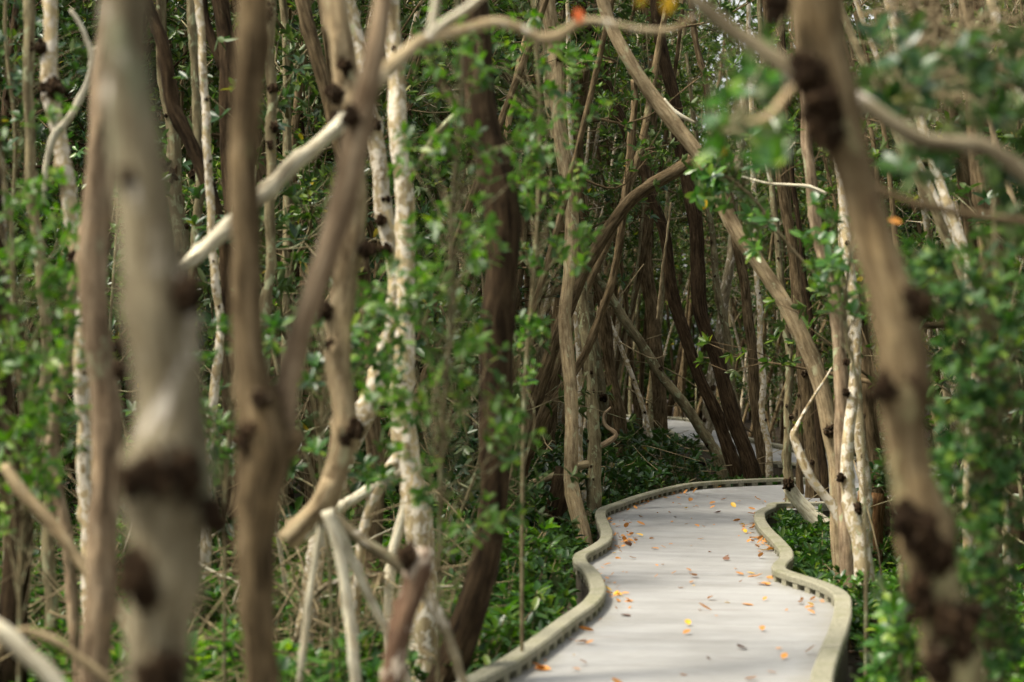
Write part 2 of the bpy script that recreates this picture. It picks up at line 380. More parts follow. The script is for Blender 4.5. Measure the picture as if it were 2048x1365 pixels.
# ------------------------------------------------------------------ boardwalk
ZT = 0.09            # kerb top above the deck
def K(px, py):
    d = (EYE-ZT)*F/(py-HY); return ((px-CX)/F*d, d)
Lk = [(-.47, -4), (-.47, 0), (-.47, 3), (-.46, 5), (-.40, 7)] + [K(*p) for p in [(929, 1365), (1016, 1319), (1075, 1279), (1133, 1236), (1178, 1204), (1196, 1178), (1193, 1160), (1180, 1138), (1160, 1119), (1161, 1108), (1183, 1096), (1209, 1079), (1214, 1067), (1209, 1049), (1201, 1028), (1206, 1017), (1235, 1006), (1278, 991), (1329, 977), (1406, 964), (1500, 958.5), (1570, 956)]] + \
     [(4.1, 26.7), (4.45, 27.8), (4.6, 29.2), (4.42, 30.6), (4.05, 31.4), (3.86, 32.6), (3.76, 36.4), (3.55, 40.7), (3.6, 44), (3.6, 50), (2.6, 56), (-1, 58)]
Rk = [(1.2, -4), (1.2, 0), (1.22, 3), (1.25, 5), (1.32, 7)] + [K(*p) for p in [(1643, 1365), (1661, 1296), (1677, 1255), (1686, 1214), (1677, 1183), (1641, 1165), (1590, 1149), (1560, 1138), (1560, 1127), (1572, 1115), (1573, 1102), (1558, 1082), (1532, 1056), (1520, 1036), (1523, 1022), (1540, 1014), (1563, 1005)]] + \
     [(3.4, 21.9), (4.3, 22.7), (5.3, 24.2), (6.1, 26.5), (6.35, 29), (6.0, 31.5), (5.39, 33.5), (5.11, 37.3), (4.9, 41.8), (4.95, 47), (5.05, 53), (4.6, 58), (3.2, 60.5), (-1, 61)]
STA = [(0, 0), (4, 4), (5, 5), (9, 8), (12, 11), (14, 14), (17, 16), (20, 18), (22, 19), (24, 21), (26, 23), (27, 25), (28, 26), (30, 27), (32, 28), (33, 29), (len(Lk)-3, len(Rk)-5), (len(Lk)-1, len(Rk)-1)]
def seg2(pts):
    p = np.array([(x, y, 0) for x, y in pts]); s = spline(p, n=24)
    return s
LS, RS = seg2(Lk), seg2(Rk)
boards = MB()
def arc(S_, a, b):
    p = S_[a*24:b*24+1]; L = np.concatenate([[0], np.cumsum(np.linalg.norm(np.diff(p, axis=0), axis=1))]); return p, L
def at_arc(p, L, t):
    s = t*L[-1]; return np.array([np.interp(s, L, p[:, k]) for k in range(3)])
deckpairs = []
for (a0, b0), (a1, b1) in zip(STA[:-1], STA[1:]):
    pl, Ll = arc(LS, a0, a1); pr, Lr = arc(RS, b0, b1)
    nb = max(1, int(round((Ll[-1]+Lr[-1])/2/0.145)))
    for i in range(nb):
        l0, l1 = at_arc(pl, Ll, i/nb), at_arc(pl, Ll, (i+1)/nb); r0, r1 = at_arc(pr, Lr, i/nb), at_arc(pr, Lr, (i+1)/nb)
        g0 = 0.007
        a, b = l0+(l1-l0)*g0, l1-(l1-l0)*g0; c, d = r1-(r1-r0)*g0, r0+(r1-r0)*g0
        e0 = unit(d-a)*-0.035; e1 = unit(c-b)*-0.035
        a, d, b, c = a-e0, d+e0, b-e1, c+e1
        dz = rng.uniform(-.0002, .0002); ts = [0, .05, .12, .22, .5, .78, .88, .95, 1]; nt_ = len(ts)
        w_ = np.linalg.norm(d-a); V = []; B = []
        for zz in (dz, dz-.035):
            for t in ts:
                for p0, p1 in ((a, d), (b, c)):
                    q = p0*(1-t)+p1*t; V.append(q+[0, 0, zz]); B.append((min(t, 1-t)*w_, 0, 0))
        Q = []; m_ = 2*nt_
        for k in range(nt_-1):
            o = 2*k; Q += [[o, o+2, o+3, o+1], [m_+o, m_+o+1, m_+o+3, m_+o+2], [o, m_+o, m_+o+2, o+2], [o+1, o+3, m_+o+3, m_+o+1]]
        Q += [[0, 1, m_+1, m_], [m_-2, 2*m_-2, 2*m_-1, m_-1]]
        boards.add(V, Q, None, B)
        deckpairs.append((l0, r0))
deck = boards.build('boardwalk', M['deck'], smooth=False)
tag(deck, 'winding boardwalk of pale grey cross boards with low timber kerbs', kind='structure')

def sweep(mb, line, prof):
    """closed cross-section prof [(across, z)] carried along line"""
    p = np.asarray(line); t = np.gradient(p, axis=0); t[:, 2] = 0; t = unit(t); nr = np.stack([t[:, 1], -t[:, 0], 0*t[:, 0]], -1)
    k = len(prof); V = np.stack([p+nr*a+np.array([0, 0, z]) for a, z in prof], 1)
    n = len(p); i0 = np.arange(n-1)[:, None]*k; j = np.arange(k)[None]; j2 = (j+1) % k
    mb.add(V.reshape(-1, 3), np.stack([i0+j, i0+k+j, i0+k+j2, i0+j2], -1).reshape(-1, 4))
def even(line, step):
    p = np.asarray(line); L = np.concatenate([[0], np.cumsum(np.linalg.norm(np.diff(p, axis=0), axis=1))])
    s = np.arange(0, L[-1], step); return np.stack([np.interp(s, L, p[:, k]) for k in range(3)], -1), L[-1]
hw = 0.055
for LINE, side in ((LS, -1), (RS, 1)):
    e, tot = even(LINE, 0.05)
    for _ in range(2): e[1:-1] = (e[:-2]+2*e[1:-1]+e[2:])/4
    rb = MB(); c = 0.01
    for k0 in range(0, len(e)-2, 49):
        seg = e[k0:k0+50].copy()
        if len(seg) < 3: continue
        seg[-1] = seg[-2]+(seg[-1]-seg[-2])*.86; dz = rng.uniform(-.0015, .0015); n0 = rb.n
        sweep(rb, seg, [(-hw, 0.044), (hw, 0.044), (hw, ZT-c+dz), (hw-c, ZT+dz), (-hw+c, ZT+dz), (-hw, ZT-c+dz)])
        z_ = rb.n-n0; rb.q.append(np.array([[0, 3, 2, 1], [0, 5, 4, 3], [z_-6, z_-5, z_-4, z_-3], [z_-6, z_-3, z_-2, z_-1]])+n0)
    rail = rb.build('kerb_rail', M['rail'], deck, smooth=False)
    # scupper blocks: each visible one its own part
    i, cnt, near = 0, 0, MB()
    per = 5
    for i in range(0, len(e)-3, per):
        y = e[i, 1]; bb = MB()
        sweep(bb, e[i:i+3], [(-hw+.006, -0.004), (hw-.006, -0.004), (hw-.006, 0.0445), (-hw+.006, 0.0445)])
        a, b = bb.v[0][:4], bb.v[0][-4:]
        bb.q.append(np.array([[0, 1, 2, 3], [11, 10, 9, 8]]))
        if cnt < 99 and y > 8.5: bb.build('spacer_block', M['rail'], rail, smooth=False); cnt += 1
        else: near.add(bb.v[0], np.concatenate(bb.q))
    tag(near.build('spacer_blocks', M['rail'], rail, smooth=False), kind='stuff')
    # edge beam under the boards and posts into the mud
    fb = MB(); off = 0.02*side
    sweep(fb, e, [(-0.03, -0.26), (0.03, -0.26), (0.03, -0.004), (-0.03, -0.004)])
    fb.build('edge_beam', M['post'], deck, smooth=False)
    for i in range(20, len(e)-1, 44):
        pb = MB(); x, y, _ = e[i]
        tube(pb, [(x, y, -0.9), (x, y, -0.27)], [0.06, 0.06], 8); pb.build('support_post', M['post'], deck)

def path_dist(x, y):
    dp = DP-np.array([x, y, 0]); return np.min(np.linalg.norm(dp, axis=1))
DP = np.array([(l*(1-t)+r*t) for l, r in deckpairs for t in (0, .25, .5, .75, 1)])
def path_dists(xy):
    out = np.empty(len(xy))
    for i, (x, y) in enumerate(xy): out[i] = np.min(np.hypot(DP[:, 0]-x, DP[:, 1]-y))
    return out

# ------------------------------------------------------------------ trees traced one by one
def curve_px(pts, d):
    out = []
    for p in pts:
        dd = p[3] if len(p) > 3 else d
        out.append((*P(p[0], p[1], dd), p[2]/2/F*dd))
    return np.array(out)

def make_trunk(name, label, cat, pts, d, mat, branches=(), burls=(), knots=0, group=None, ground=True, top=2.2, sides=None, bump=0.9, rough=0.15, roots=(), base_flare=1.25, jag=0.0, wk=1.0, part='trunk', step=None, knotsize=0.5):
    pts = [(p[0], p[1], p[2]*wk, *p[3:]) for p in pts]
    c = curve_px(pts, d)
    if top:                                     # go on above the picture
        t = unit((c[0]-c[1])[:3]); t = unit(t+np.array([0, 0, .5])); a = c[0].copy(); a[:3] += t*top; a[3] *= 0.8
        c = np.vstack([a, c])
    b = c[-1]
    if ground:                                  # carry the foot down into the mud
        t = unit((c[-1]-c[-2])[:3]); 
        if t[2] > -0.3: t = unit(t+np.array([0, 0, -0.8]))
        h = b[2]-gz(b[0], b[1])
        if h > 0.03:
            f = t[:2]/max(-t[2], .25)*0.5
            mid = b.copy(); mid[:3] += np.array([f[0]*h*.55, f[1]*h*.55, -h*.55]); mid[3] *= 1.06
            e = b.copy(); e[:3] += np.array([f[0]*h*.85, f[1]*h*.85, -h-0.08]); e[3] *= base_flare
            c = np.vstack([c, mid, e])
    rmax = c[:, 3].max()
    sc = spline(c, step or max(0.03, rmax*0.7))
    for bx in burls:                            # the trunk swells where a burl grows out of it
        if len(bx) > 3: continue
        q = P(bx[0], bx[1], d); ds = np.linalg.norm(sc[:, :3]-q, axis=1); rb = bx[2]/2/F*d
        sc[:, 3] *= 1+0.12*np.exp(-(np.maximum(ds-sc[:, 3], 0)/(0.9*rb+1e-4))**2)*min(1.0, rb/rmax)
    sd0 = float(rng.uniform(0, 90)); L_ = np.concatenate([[0], np.cumsum(np.linalg.norm(np.diff(sc[:, :3], axis=0), axis=1))])
    for i_ in range(len(sc)):                   # no trunk is a clean sweep
        f_ = L_[i_]/(rmax*7)
        sc[i_, :3] += np.array([noise.noise((f_, sd0, 0)), noise.noise((f_, sd0, 9)), 0])*rmax*0.45
        sc[i_, 3] *= 1+0.16*noise.noise((f_*1.7, sd0, 4))
    root = empty(name, (c[-1, 0], c[-1, 1], max(c[-1, 2], GZ) if ground else c[-1, 2]), label, cat, group)
    sides = sides or (20 if d < 12 else 14 if d < 22 else 10)
    seed = float(rng.uniform(0, 40)); mb = MB()
    tube(mb, sc[:, :3], np.maximum(sc[:, 3], .002), sides, rough, bump, seed, jag)
    mb.build(part, M[mat], root)
    built = []
    for br in branches:
        bm_ = br.get('mat', mat); bc = curve_px(br['p'], br.get('d', d)); bs = spline(bc, max(0.03, bc[:, 3].max()))
        m2 = MB(); tube(m2, bs[:, :3], np.maximum(bs[:, 3], .0015), max(8, sides-6), rough, br.get('bump', bump), seed+3, br.get('jag', 0))
        bo = m2.build(br.get('name', 'branch'), M[bm_], root); built.append(bo)
        if 'of' in br: bo.parent = built[br['of']]     # a fork is a piece of its branch
    for bx in burls:
        px, py, s = bx[:3]; dd = d
        m2 = MB(); dd = bx[3] if len(bx) > 3 else d
        r = s/2/F*dd*1.0
        rt = float(np.interp(py, [p[1] for p in pts], [p[2] for p in pts]))/2/F*dd if pts[0][1] < pts[-1][1] else r
        ctr = P(px, py, dd-max(0.3*r, 1.0*rt));
        for q in range(1 if d > 14 else 5):
            o_ = np.zeros(3) if q == 0 else rng.normal(0, .42, 3)*r*np.array([.8, .5, 1.1])
            blob(m2, ctr+o_, r*(1 if q == 0 else rng.uniform(.35, .6))*.92, (rng.uniform(.85, 1.05), .8, rng.uniform(.9, 1.2)), 0.75, float(rng.uniform(0, 50)), 1.9)
        m2.build('burl', M['burl'], root)
    cc = spline(curve_px(pts, d), max(0.03, rmax*0.7))
    for k in range(knots):
        j = int(rng.integers(2, len(cc)-2)); r = cc[j, 3]; th = rng.uniform(-2.6, -0.5) if rng.random() < .8 else rng.uniform(-3.14, 0)
        m2 = MB(); o = np.array([math.cos(th)*r*0.85, math.sin(th)*r*0.85, 0])
        blob(m2, cc[j, :3]+o, r*knotsize*rng.uniform(.45, .95), (1, 1, 1.1), 0.5, float(rng.uniform(0, 50)))
        m2.build('knot', M['burl'], root)
    return root
T = make_trunk

# --- foreground left
T('mangrove_tree', 'blurred pale grey trunk with big dark burls, nearest tree on the left', 'tree',
  [(262, -60, 90), (262, 100, 90), (278, 300, 92), (290, 450, 104), (305, 600, 124), (325, 760, 126), (338, 860, 128), (335, 950, 150), (335, 1040, 120), (348, 1150, 116), (335, 1250, 108), (328, 1400, 112)], 3.0, 'grey', wk=1.1,
  burls=[(378, 590, 62), (312, 950, 84), (372, 945, 78), (428, 1030, 62), (280, 1150, 80), (300, 1195, 60), (318, 1362, 100), (262, 965, 60), (258, 350, 36)], rough=.09, top=1.8, bump=.5)
T('mangrove_tree', 'slim brown ridged trunk just left of the blurred grey trunk', 'tree',
  [(238, -50, 52), (222, 60, 54), (200, 200, 58), (192, 330, 60), (190, 470, 62), (190, 600, 60), (196, 740, 64), (208, 860, 68), (212, 930, 64), (206, 1100, 60), (198, 1250, 62), (192, 1400, 64)], 6.5, 'mauve', wk=0.92, burls=[(236, 690, 26), (240, 740, 30)], bump=.5)
T('mangrove_tree', 'brown trunk forking into a thick stem and a slanted limb', 'tree',
  [(500, -50, 70), (498, 150, 68), (495, 350, 66), (490, 500, 66), (487, 620, 70), (498, 740, 78), (522, 840, 100), (532, 900, 108), (528, 980, 98), (520, 1080, 88), (516, 1220, 76), (514, 1400, 72)], 5.0, 'brown', wk=0.93,
  branches=[{'p': [(548, 900, 80), (566, 830, 58), (580, 740, 48), (605, 650, 48), (640, 550, 48), (672, 450, 50), (700, 340, 54), (722, 240, 56), (742, 140, 46), (764, 30, 42), (776, -60, 40), (800, -300, 36)], 'mat': 'mauve', 'd': 5.05, 'name': 'limb'},
            {'p': [(724, 215, 40, 5.05), (734, 190, 36, 5.1), (765, 150, 34, 5.25), (810, 110, 30, 5.45), (855, 78, 26), (930, 60, 24), (1000, 45, 22), (1040, 58, 22), (1075, 76, 22), (1120, 72, 22), (1150, 50, 18), (1180, 42, 14), (1240, 52, 13), (1300, 62, 13), (1350, 58, 12), (1392, 34, 11)], 'mat': 'cream', 'd': 5.6, 'name': 'branch'},
            {'p': [(855, 76, 20), (890, 46, 18), (930, 20, 17), (990, -30, 15)], 'mat': 'root', 'd': 5.6, 'name': 'fork', 'of': 1}, {'p': [(860, 74, 18), (868, 30, 16), (874, -30, 15)], 'mat': 'root', 'd': 5.6, 'name': 'fork', 'of': 1},
            {'p': [(560, 900, 60), (590, 880, 50), (604, 872, 30)], 'd': 5.0, 'name': 'limb_stub', 'jag': .01}],
  burls=[(520, 798, 34), (700, 232, 40, 5.05), (500, 880, 60, 5.03)], top=1.5, bump=.6)
T('mangrove_tree', 'light tan knotty trunk standing on splayed pale prop roots', 'tree',
  [(668, -50, 54), (674, 40, 54), (686, 110, 56), (696, 180, 60), (698, 245, 54), (706, 330, 50), (712, 420, 52), (704, 490, 62), (690, 560, 54), (678, 640, 52), (678, 740, 54), (682, 830, 56), (678, 900, 54), (664, 970, 52), (648, 1040, 50)], 8.0, 'tan', wk=0.88, ground=False, step=.03,
  branches=[{'p': [(648, 1030, 17), (632, 1110, 14), (612, 1250, 14), (598, 1380, 14), (585, 1560, 14), (575, 1820, 16)], 'mat': 'root', 'name': 'prop_root'},
            {'p': [(655, 1020, 27), (676, 1090, 24), (692, 1180, 22), (704, 1280, 22), (712, 1380, 22), (722, 1580, 22), (730, 1820, 24)], 'mat': 'root', 'name': 'prop_root', 'd': 7.8},
            {'p': [(664, 1030, 24), (694, 1095, 19), (722, 1160, 17), (752, 1220, 16), (785, 1290, 16), (830, 1400, 16), (880, 1780, 17)], 'mat': 'root', 'name': 'prop_root', 'd': 8.1},
            {'p': [(660, 1028, 27), (715, 1075, 22), (790, 1125, 24), (845, 1180, 22), (880, 1235, 22), (905, 1300, 22), (930, 1380, 20), (950, 1800, 22)], 'mat': 'grey', 'name': 'prop_root', 'd': 8.2},
            {'p': [(664, 960, 38), (640, 1010, 41), (608, 1045, 43), (572, 1082, 41)], 'mat': 'tan', 'name': 'cut_root', 'd': 7.9, 'jag': .01}],
  burls=[(690, 130, 30), (672, 190, 34), (676, 245, 36), (735, 500, 34), (650, 620, 38), (662, 690, 22), (712, 860, 34), (690, 880, 26)], knots=3, knotsize=.4, bump=1.4)
o = T('broken_limb', 'pale barkless limb slanting up behind the forked brown trunk', 'branch',
  [(722, 215, 30, 8.02), (698, 234, 32, 7.95), (668, 262, 28), (622, 300, 30), (600, 315, 36), (570, 345, 30), (535, 380, 34), (500, 408, 30), (460, 448, 36), (435, 470, 32), (400, 505, 30), (366, 535, 18)], 7.9, 'root', ground=False, top=0, bump=1.2, part='wood')
T('dead_tree', 'broken red and white peeling dead trunk among the prop roots', 'dead tree',
  [(842, 1096, 34), (838, 1130, 50), (826, 1180, 48), (806, 1250, 50), (792, 1310, 50), (780, 1400, 50)], 6.4, 'red', top=0, jag=.04, burls=[(815, 1112, 42)], bump=1.2)
T('prop_root', 'thick white root arching in the bottom left corner', 'root',
  [(-60, 1215, 26), (0, 1262, 34), (40, 1300, 36), (80, 1335, 36), (130, 1390, 36), (220, 1600, 36)], 5.0, 'root', top=0, part='wood')
T('prop_root', 'thin tan root arching from the left edge behind the white root', 'root',
  [(-20, 1330, 18), (5, 1285, 18), (45, 1262, 18), (90, 1275, 18), (150, 1310, 18), (220, 1368, 18), (300, 1500, 18)], 5.4, 'twig', top=0, part='wood')
T('dead_pole', 'straight pale dead pole leaning down right at the left edge', 'branch',
  [(8, 930, 18), (60, 1000, 26), (110, 1060, 26), (165, 1130, 26), (230, 1215, 26)], 7.2, 'tan', top=0, part='wood')
T('mangrove_tree', 'dark wide trunk low in the left corner behind bright leaves', 'tree',
  [(-8, 560, 46), (4, 760, 50), (18, 900, 52), (30, 1060, 56), (24, 1200, 60), (20, 1300, 64)], 9.5, 'dark', top=5, bump=.5)
T('mangrove_tree', 'thin reddish wavy stem right of the pale leaning pole', 'tree',
  [(152, 540, 20), (140, 600, 22), (134, 700, 26), (122, 780, 26), (104, 850, 28), (100, 900, 28), (112, 970, 26), (130, 1060, 26), (140, 1180, 24), (152, 1310, 22)], 9.0, 'mauve', top=4)
T('mangrove_tree', 'straight cream lichen trunk near the left edge', 'tree',
  [(55, -50, 22), (62, 100, 22), (60, 250, 22), (66, 400, 22), (78, 500, 22), (88, 600, 22), (92, 720, 24), (96, 900, 26)], 11.0, 'green', top=3, knots=5)
T('mangrove_tree', 'pale trunk with one large dark burl ring, upper left', 'tree',
  [(108, -50, 26), (104, 60, 28), (104, 180, 32), (112, 260, 28), (128, 340, 30), (145, 430, 32), (156, 500, 30), (160, 640, 30), (170, 800, 32)], 10.0, 'lichen', top=3,
  burls=[(104, 178, 44), (82, 96, 26), (112, 350, 30), (146, 520, 26)], knots=4)
T('mangrove_tree', 'slender spotted trunk cut by the left edge', 'tree',
  [(-10, 200, 18), (2, 350, 18), (6, 500, 20), (14, 640, 20), (24, 900, 22)], 12.0, 'lichen', top=5, knots=4)
T('dead_branch', 'pale forked bough crossing the pale trunk with the burl ring', 'branch',
  [(140, 20, 8), (170, 70, 10), (184, 108, 12), (172, 170, 13), (140, 235, 14), (108, 275, 16), (94, 320, 12), (88, 400, 8)], 9.7, 'root', top=0, ground=False, part='wood',
  branches=[{'p': [(182, 105, 8), (200, 88, 8), (216, 60, 6)], 'name': 'twig'}])
T('mangrove_tree', 'thin white spotted stem left of the forked brown trunk', 'tree',
  [(392, -50, 15), (402, 60, 15), (410, 200, 16), (418, 350, 16), (424, 450, 16), (430, 560, 16), (440, 650, 16), (436, 720, 18), (426, 820, 20), (420, 900, 20)], 13.0, 'lichen', top=3, knots=7)
T('mangrove_tree', 'yellow green lichen stem right of the forked brown trunk', 'tree',
  [(542, -50, 18), (543, 100, 19), (541, 250, 20), (542, 400, 20), (540, 500, 20), (534, 620, 22), (528, 760, 22), (520, 900, 24)], 12.5, 'green', top=3, burls=[(546, 176, 20), (549, 254, 20), (536, 30, 22), (540, 290, 14)], knots=3)
T('mangrove_tree', 'dark bent bough curving behind the nearest grey trunk', 'tree',
  [(300, 20, 22), (322, 80, 26), (338, 150, 28), (350, 225, 30), (375, 280, 28), (402, 330, 28), (430, 400, 26), (446, 470, 24), (455, 640, 26), (460, 850, 30)], 14.0, 'dark', top=3, branches=[{'p': [(352, 230, 22), (348, 180, 20), (330, 110, 16)], 'name': 'branch'}])
T('mangrove_tree', 'brown trunk leaning left to right behind the yellow green stem', 'tree',
  [(590, -50, 26), (612, 40, 28), (640, 120, 28), (658, 190, 28), (684, 300, 28), (716, 460, 28), (735, 640, 30), (742, 830, 34)], 14.0, 'brown', top=3, knots=3)
T('mangrove_tree', 'dark forked trunk behind the top of the forked brown trunk', 'tree',
  [(444, -50, 34), (450, 40, 34), (452, 130, 36), (455, 260, 34), (466, 400, 34), (478, 600, 38), (482, 900, 42)], 15.0, 'dark', top=3, branches=[{'p': [(452, 140, 26), (430, 95, 22), (412, 40, 18), (404, -40, 16)], 'name': 'limb'}])
T('mangrove_tree', 'greenish knobbly trunk right beside the nearest grey trunk', 'tree',
  [(322, 40, 20), (330, 180, 24), (345, 300, 28), (355, 400, 28), (364, 480, 30), (372, 640, 30), (385, 860, 34)], 16.0, 'green', top=3, burls=[(345, 352, 26), (390, 350, 20), (330, 325, 22)], knots=6)
T('mangrove_tree', 'yellow mottled crooked stem behind the thin white spotted stem', 'tree',
  [(378, -50, 16), (386, 80, 18), (394, 230, 18), (400, 360, 20), (394, 450, 20), (386, 560, 20), (380, 700, 22), (372, 900, 24)], 15.0, 'green', top=3)
# --- centre left
T('mangrove_tree', 'white crusted straight trunk left of the leafy dark trunk', 'tree',
  [(786, -50, 30), (788, 60, 30), (796, 180, 34), (802, 300, 36), (810, 400, 38), (812, 500, 38), (812, 600, 38), (806, 700, 40), (802, 800, 44), (812, 880, 48), (824, 960, 50)], 11.0, 'lichen', top=3,
  branches=[{'p': [(818, 345, 16), (838, 330, 14), (858, 290, 12), (895, 245, 12), (942, 203, 9)], 'mat': 'green', 'name': 'branch', 'jag': .01},
            {'p': [(818, 930, 30), (780, 955, 24), (730, 985, 22), (670, 1022, 22), (600, 1080, 22)], 'mat': 'root', 'name': 'prop_root'},
            {'p': [(810, 900, 34), (760, 970, 24), (735, 1030, 20), (715, 1160, 20), (705, 1400, 22)], 'mat': 'lichen', 'name': 'prop_root'},
            {'p': [(826, 940, 30), (850, 1010, 24), (858, 1080, 20), (862, 1400, 22)], 'mat': 'lichen', 'name': 'prop_root'},
            {'p': [(822, 950, 30), (810, 1020, 24), (790, 1090, 22), (780, 1400, 22)], 'mat': 'root', 'name': 'prop_root'}], knots=5)
T('mangrove_tree', 'white crusted trunk bending behind the slanted mauve limb', 'tree',
  [(724, 150, 28), (738, 230, 30), (752, 310, 32), (764, 400, 34), (778, 480, 34), (788, 560, 34), (790, 640, 34), (772, 720, 38), (744, 790, 42), (716, 850, 44), (690, 930, 40), (660, 1010, 40)], 11.6, 'lichen', top=5, burls=[(762, 440, 22), (752, 250, 20), (772, 500, 20)], knots=6)
T('mangrove_tree', 'dark trunk draped with bright leaves in the picture centre', 'tree',
  [(946, -50, 56), (960, 60, 56), (964, 160, 56), (972, 260, 60), (988, 360, 66), (998, 450, 70), (1002, 540, 66), (1000, 640, 66), (996, 740, 66), (990, 840, 64), (984, 940, 62), (972, 1050, 62), (958, 1140, 64), (932, 1230, 64), (902, 1320, 66), (872, 1400, 70)], 10.0, 'dark', wk=1.02, top=2.5, bump=.5,
  branches=[{'p': [(985, 340, 40), (950, 250, 30), (890, 180, 22), (840, 60, 18)], 'd': 10.2}])
T('mangrove_tree', 'leaning brown trunk half hidden behind bright centre leaves', 'tree',
  [(1095, -40, 34), (1108, 80, 34), (1114, 180, 34), (1120, 270, 34), (1136, 360, 36), (1142, 460, 36), (1140, 540, 34)], 17.5, 'mauve', ground=True, top=3) if False else None
T('mangrove_tree', 'pale tan trunk with its foot against the left kerb', 'tree',
  [(1094, -50, 36), (1106, 80, 36), (1116, 200, 36), (1130, 300, 34), (1140, 400, 34), (1144, 480, 34), (1136, 550, 32), (1130, 620, 32), (1136, 700, 33), (1142, 790, 33), (1141, 880, 34), (1145, 960, 36), (1158, 1030, 40), (1168, 1085, 40)], 19.5, 'tan', wk=0.82, top=3, rough=.06, bump=.4, knots=2)
T('mangrove_tree', 'pitted olive trunk right behind the pale tan trunk', 'tree',
  [(1120, 300, 24), (1140, 420, 24), (1158, 520, 25), (1168, 620, 26), (1178, 720, 26), (1184, 820, 26), (1187, 920, 28), (1188, 1010, 32)], 22.0, 'green', top=4, knots=14, knotsize=.32,
  branches=[{'p': [(1188, 925, 18), (1150, 935, 18), (1100, 955, 15), (1030, 975, 12), (980, 990, 10)], 'mat': 'twig', 'name': 'dead_limb'}, {'p': [(1192, 895, 13), (1215, 885, 12), (1232, 870, 10), (1210, 850, 8), (1208, 830, 6), (1222, 815, 4)], 'mat': 'mauve', 'name': 'dead_limb'}])
T('mangrove_tree', 'thin grey lichen pole between the tan and olive trunks', 'tree',
  [(1150, 560, 10), (1156, 700, 10), (1160, 850, 10), (1164, 960, 12), (1170, 1010, 13)], 22.5, 'lichen', top=4)
T('leaning_limb', 'curved brown limb leaning from the pale trunk down behind the tan trunk', 'branch',
  [(1384, 318, 34), (1352, 340, 34), (1310, 362, 34), (1268, 395, 34), (1226, 444, 34), (1190, 500, 34), (1162, 556, 34), (1136, 620, 34), (1108, 690, 36), (1076, 780, 38), (1052, 870, 38), (1030, 960, 40)], 20.5, 'brown', wk=0.78, top=0, bump=.4, jag=.03)
T('dead_pole', 'thin dark pole slanting from upper right to the left bank', 'branch',
  [(1268, 160, 16), (1262, 300, 20), (1252, 400, 20), (1238, 500, 20), (1212, 600, 20), (1176, 690, 20), (1130, 770, 22), (1088, 840, 22), (1060, 900, 24), (1038, 990, 24)], 20.9, 'brown', wk=0.82, top=0, part='wood')
T('stump', 'dark rotten stump beside the foot of the tan trunk', 'stump', [(1130, 935, 40), (1118, 985, 48), (1104, 1030, 56), (1090, 1060, 64)], 20.8, 'dark', top=0, jag=.08)
# --- leaning giant and the right bank
T('mangrove_tree', 'long smooth pale trunk leaning across the upper right onto the upright tan trunk', 'tree',
  [(1190, -60, 30), (1218, 40, 31), (1250, 105, 32), (1290, 170, 33), (1330, 225, 34), (1368, 275, 35), (1400, 320, 34), (1432, 385, 36), (1466, 445, 36), (1506, 510, 37), (1548, 575, 38), (1590, 640, 39), (1624, 705, 39), (1646, 770, 38), (1660, 840, 38), (1670, 900, 42), (1678, 980, 40)], 16.6, 'tan', wk=0.84, top=3, rough=.05, bump=.4, burls=[(1660, 862, 26)],
  branches=[{'p': [(1325, 200, 12), (1345, 222, 12), (1372, 238, 8), (1392, 246, 4)], 'mat': 'root', 'name': 'broken_twig', 'jag': .02}])
T('mangrove_tree', 'upright reddish tan trunk where the leaning pale trunk lands', 'tree',
  [(1608, 200, 34), (1616, 320, 36), (1630, 430, 38), (1650, 510, 40), (1668, 580, 42), (1678, 660, 42), (1682, 760, 44), (1684, 860, 46), (1686, 960, 48), (1694, 1060, 50), (1698, 1130, 54)], 15.6, 'mauve', wk=0.66, top=4, bump=.4)
T('mangrove_tree', 'white and yellow lichen trunk in front of the upright tan trunk', 'tree',
  [(1690, 420, 22), (1700, 520, 24), (1710, 600, 24), (1708, 680, 25), (1704, 760, 26), (1698, 840, 27), (1694, 910, 28), (1694, 980, 32), (1702, 1040, 40), (1716, 1085, 46)], 14.8, 'lichen', wk=0.85, top=4, burls=[(1716, 1018, 24), (1692, 725, 16), (1692, 785, 15), (1682, 955, 18)], knots=5)
T('dead_branch', 'yellow spotted broken limb propped against the upright tan trunk', 'branch',
  [(1664, 735, 3), (1634, 780, 5), (1612, 825, 7), (1598, 852, 9), (1588, 870, 15), (1592, 890, 18), (1608, 930, 18), (1636, 975, 19), (1664, 1010, 20)], 16.0, 'lichen', top=0, part='wood')
T('mangrove_tree', 'darker of two leaning trunks crossing above the kerb, left one', 'tree',
  [(1230, 210, 34), (1256, 270, 34), (1290, 350, 34), (1314, 420, 36), (1330, 490, 38), (1342, 570, 40), (1366, 660, 42), (1394, 740, 42), (1424, 810, 44), (1452, 880, 46), (1474, 950, 52)], 27.4, 'dark', wk=0.6, top=4, sides=14, bump=.3, base_flare=0.9)
T('mangrove_tree', 'thicker dark leaning trunk at the kerb, right one of the pair', 'tree',
  [(1340, 180, 40), (1360, 280, 42), (1380, 380, 44), (1393, 460, 46), (1396, 540, 46), (1402, 620, 46), (1424, 700, 46), (1450, 780, 48), (1474, 850, 50), (1494, 910, 54), (1506, 955, 58)], 27.0, 'dark', wk=0.63, top=4, sides=14, bump=.3, base_flare=0.9)
T('mangrove_tree', 'straight brown trunk between the dark pair and a white stem', 'tree',
  [(1440, 330, 26), (1468, 440, 30), (1486, 560, 34), (1498, 660, 36), (1508, 760, 38), (1516, 850, 40), (1524, 925, 42)], 29.5, 'brown', wk=0.58, top=4)
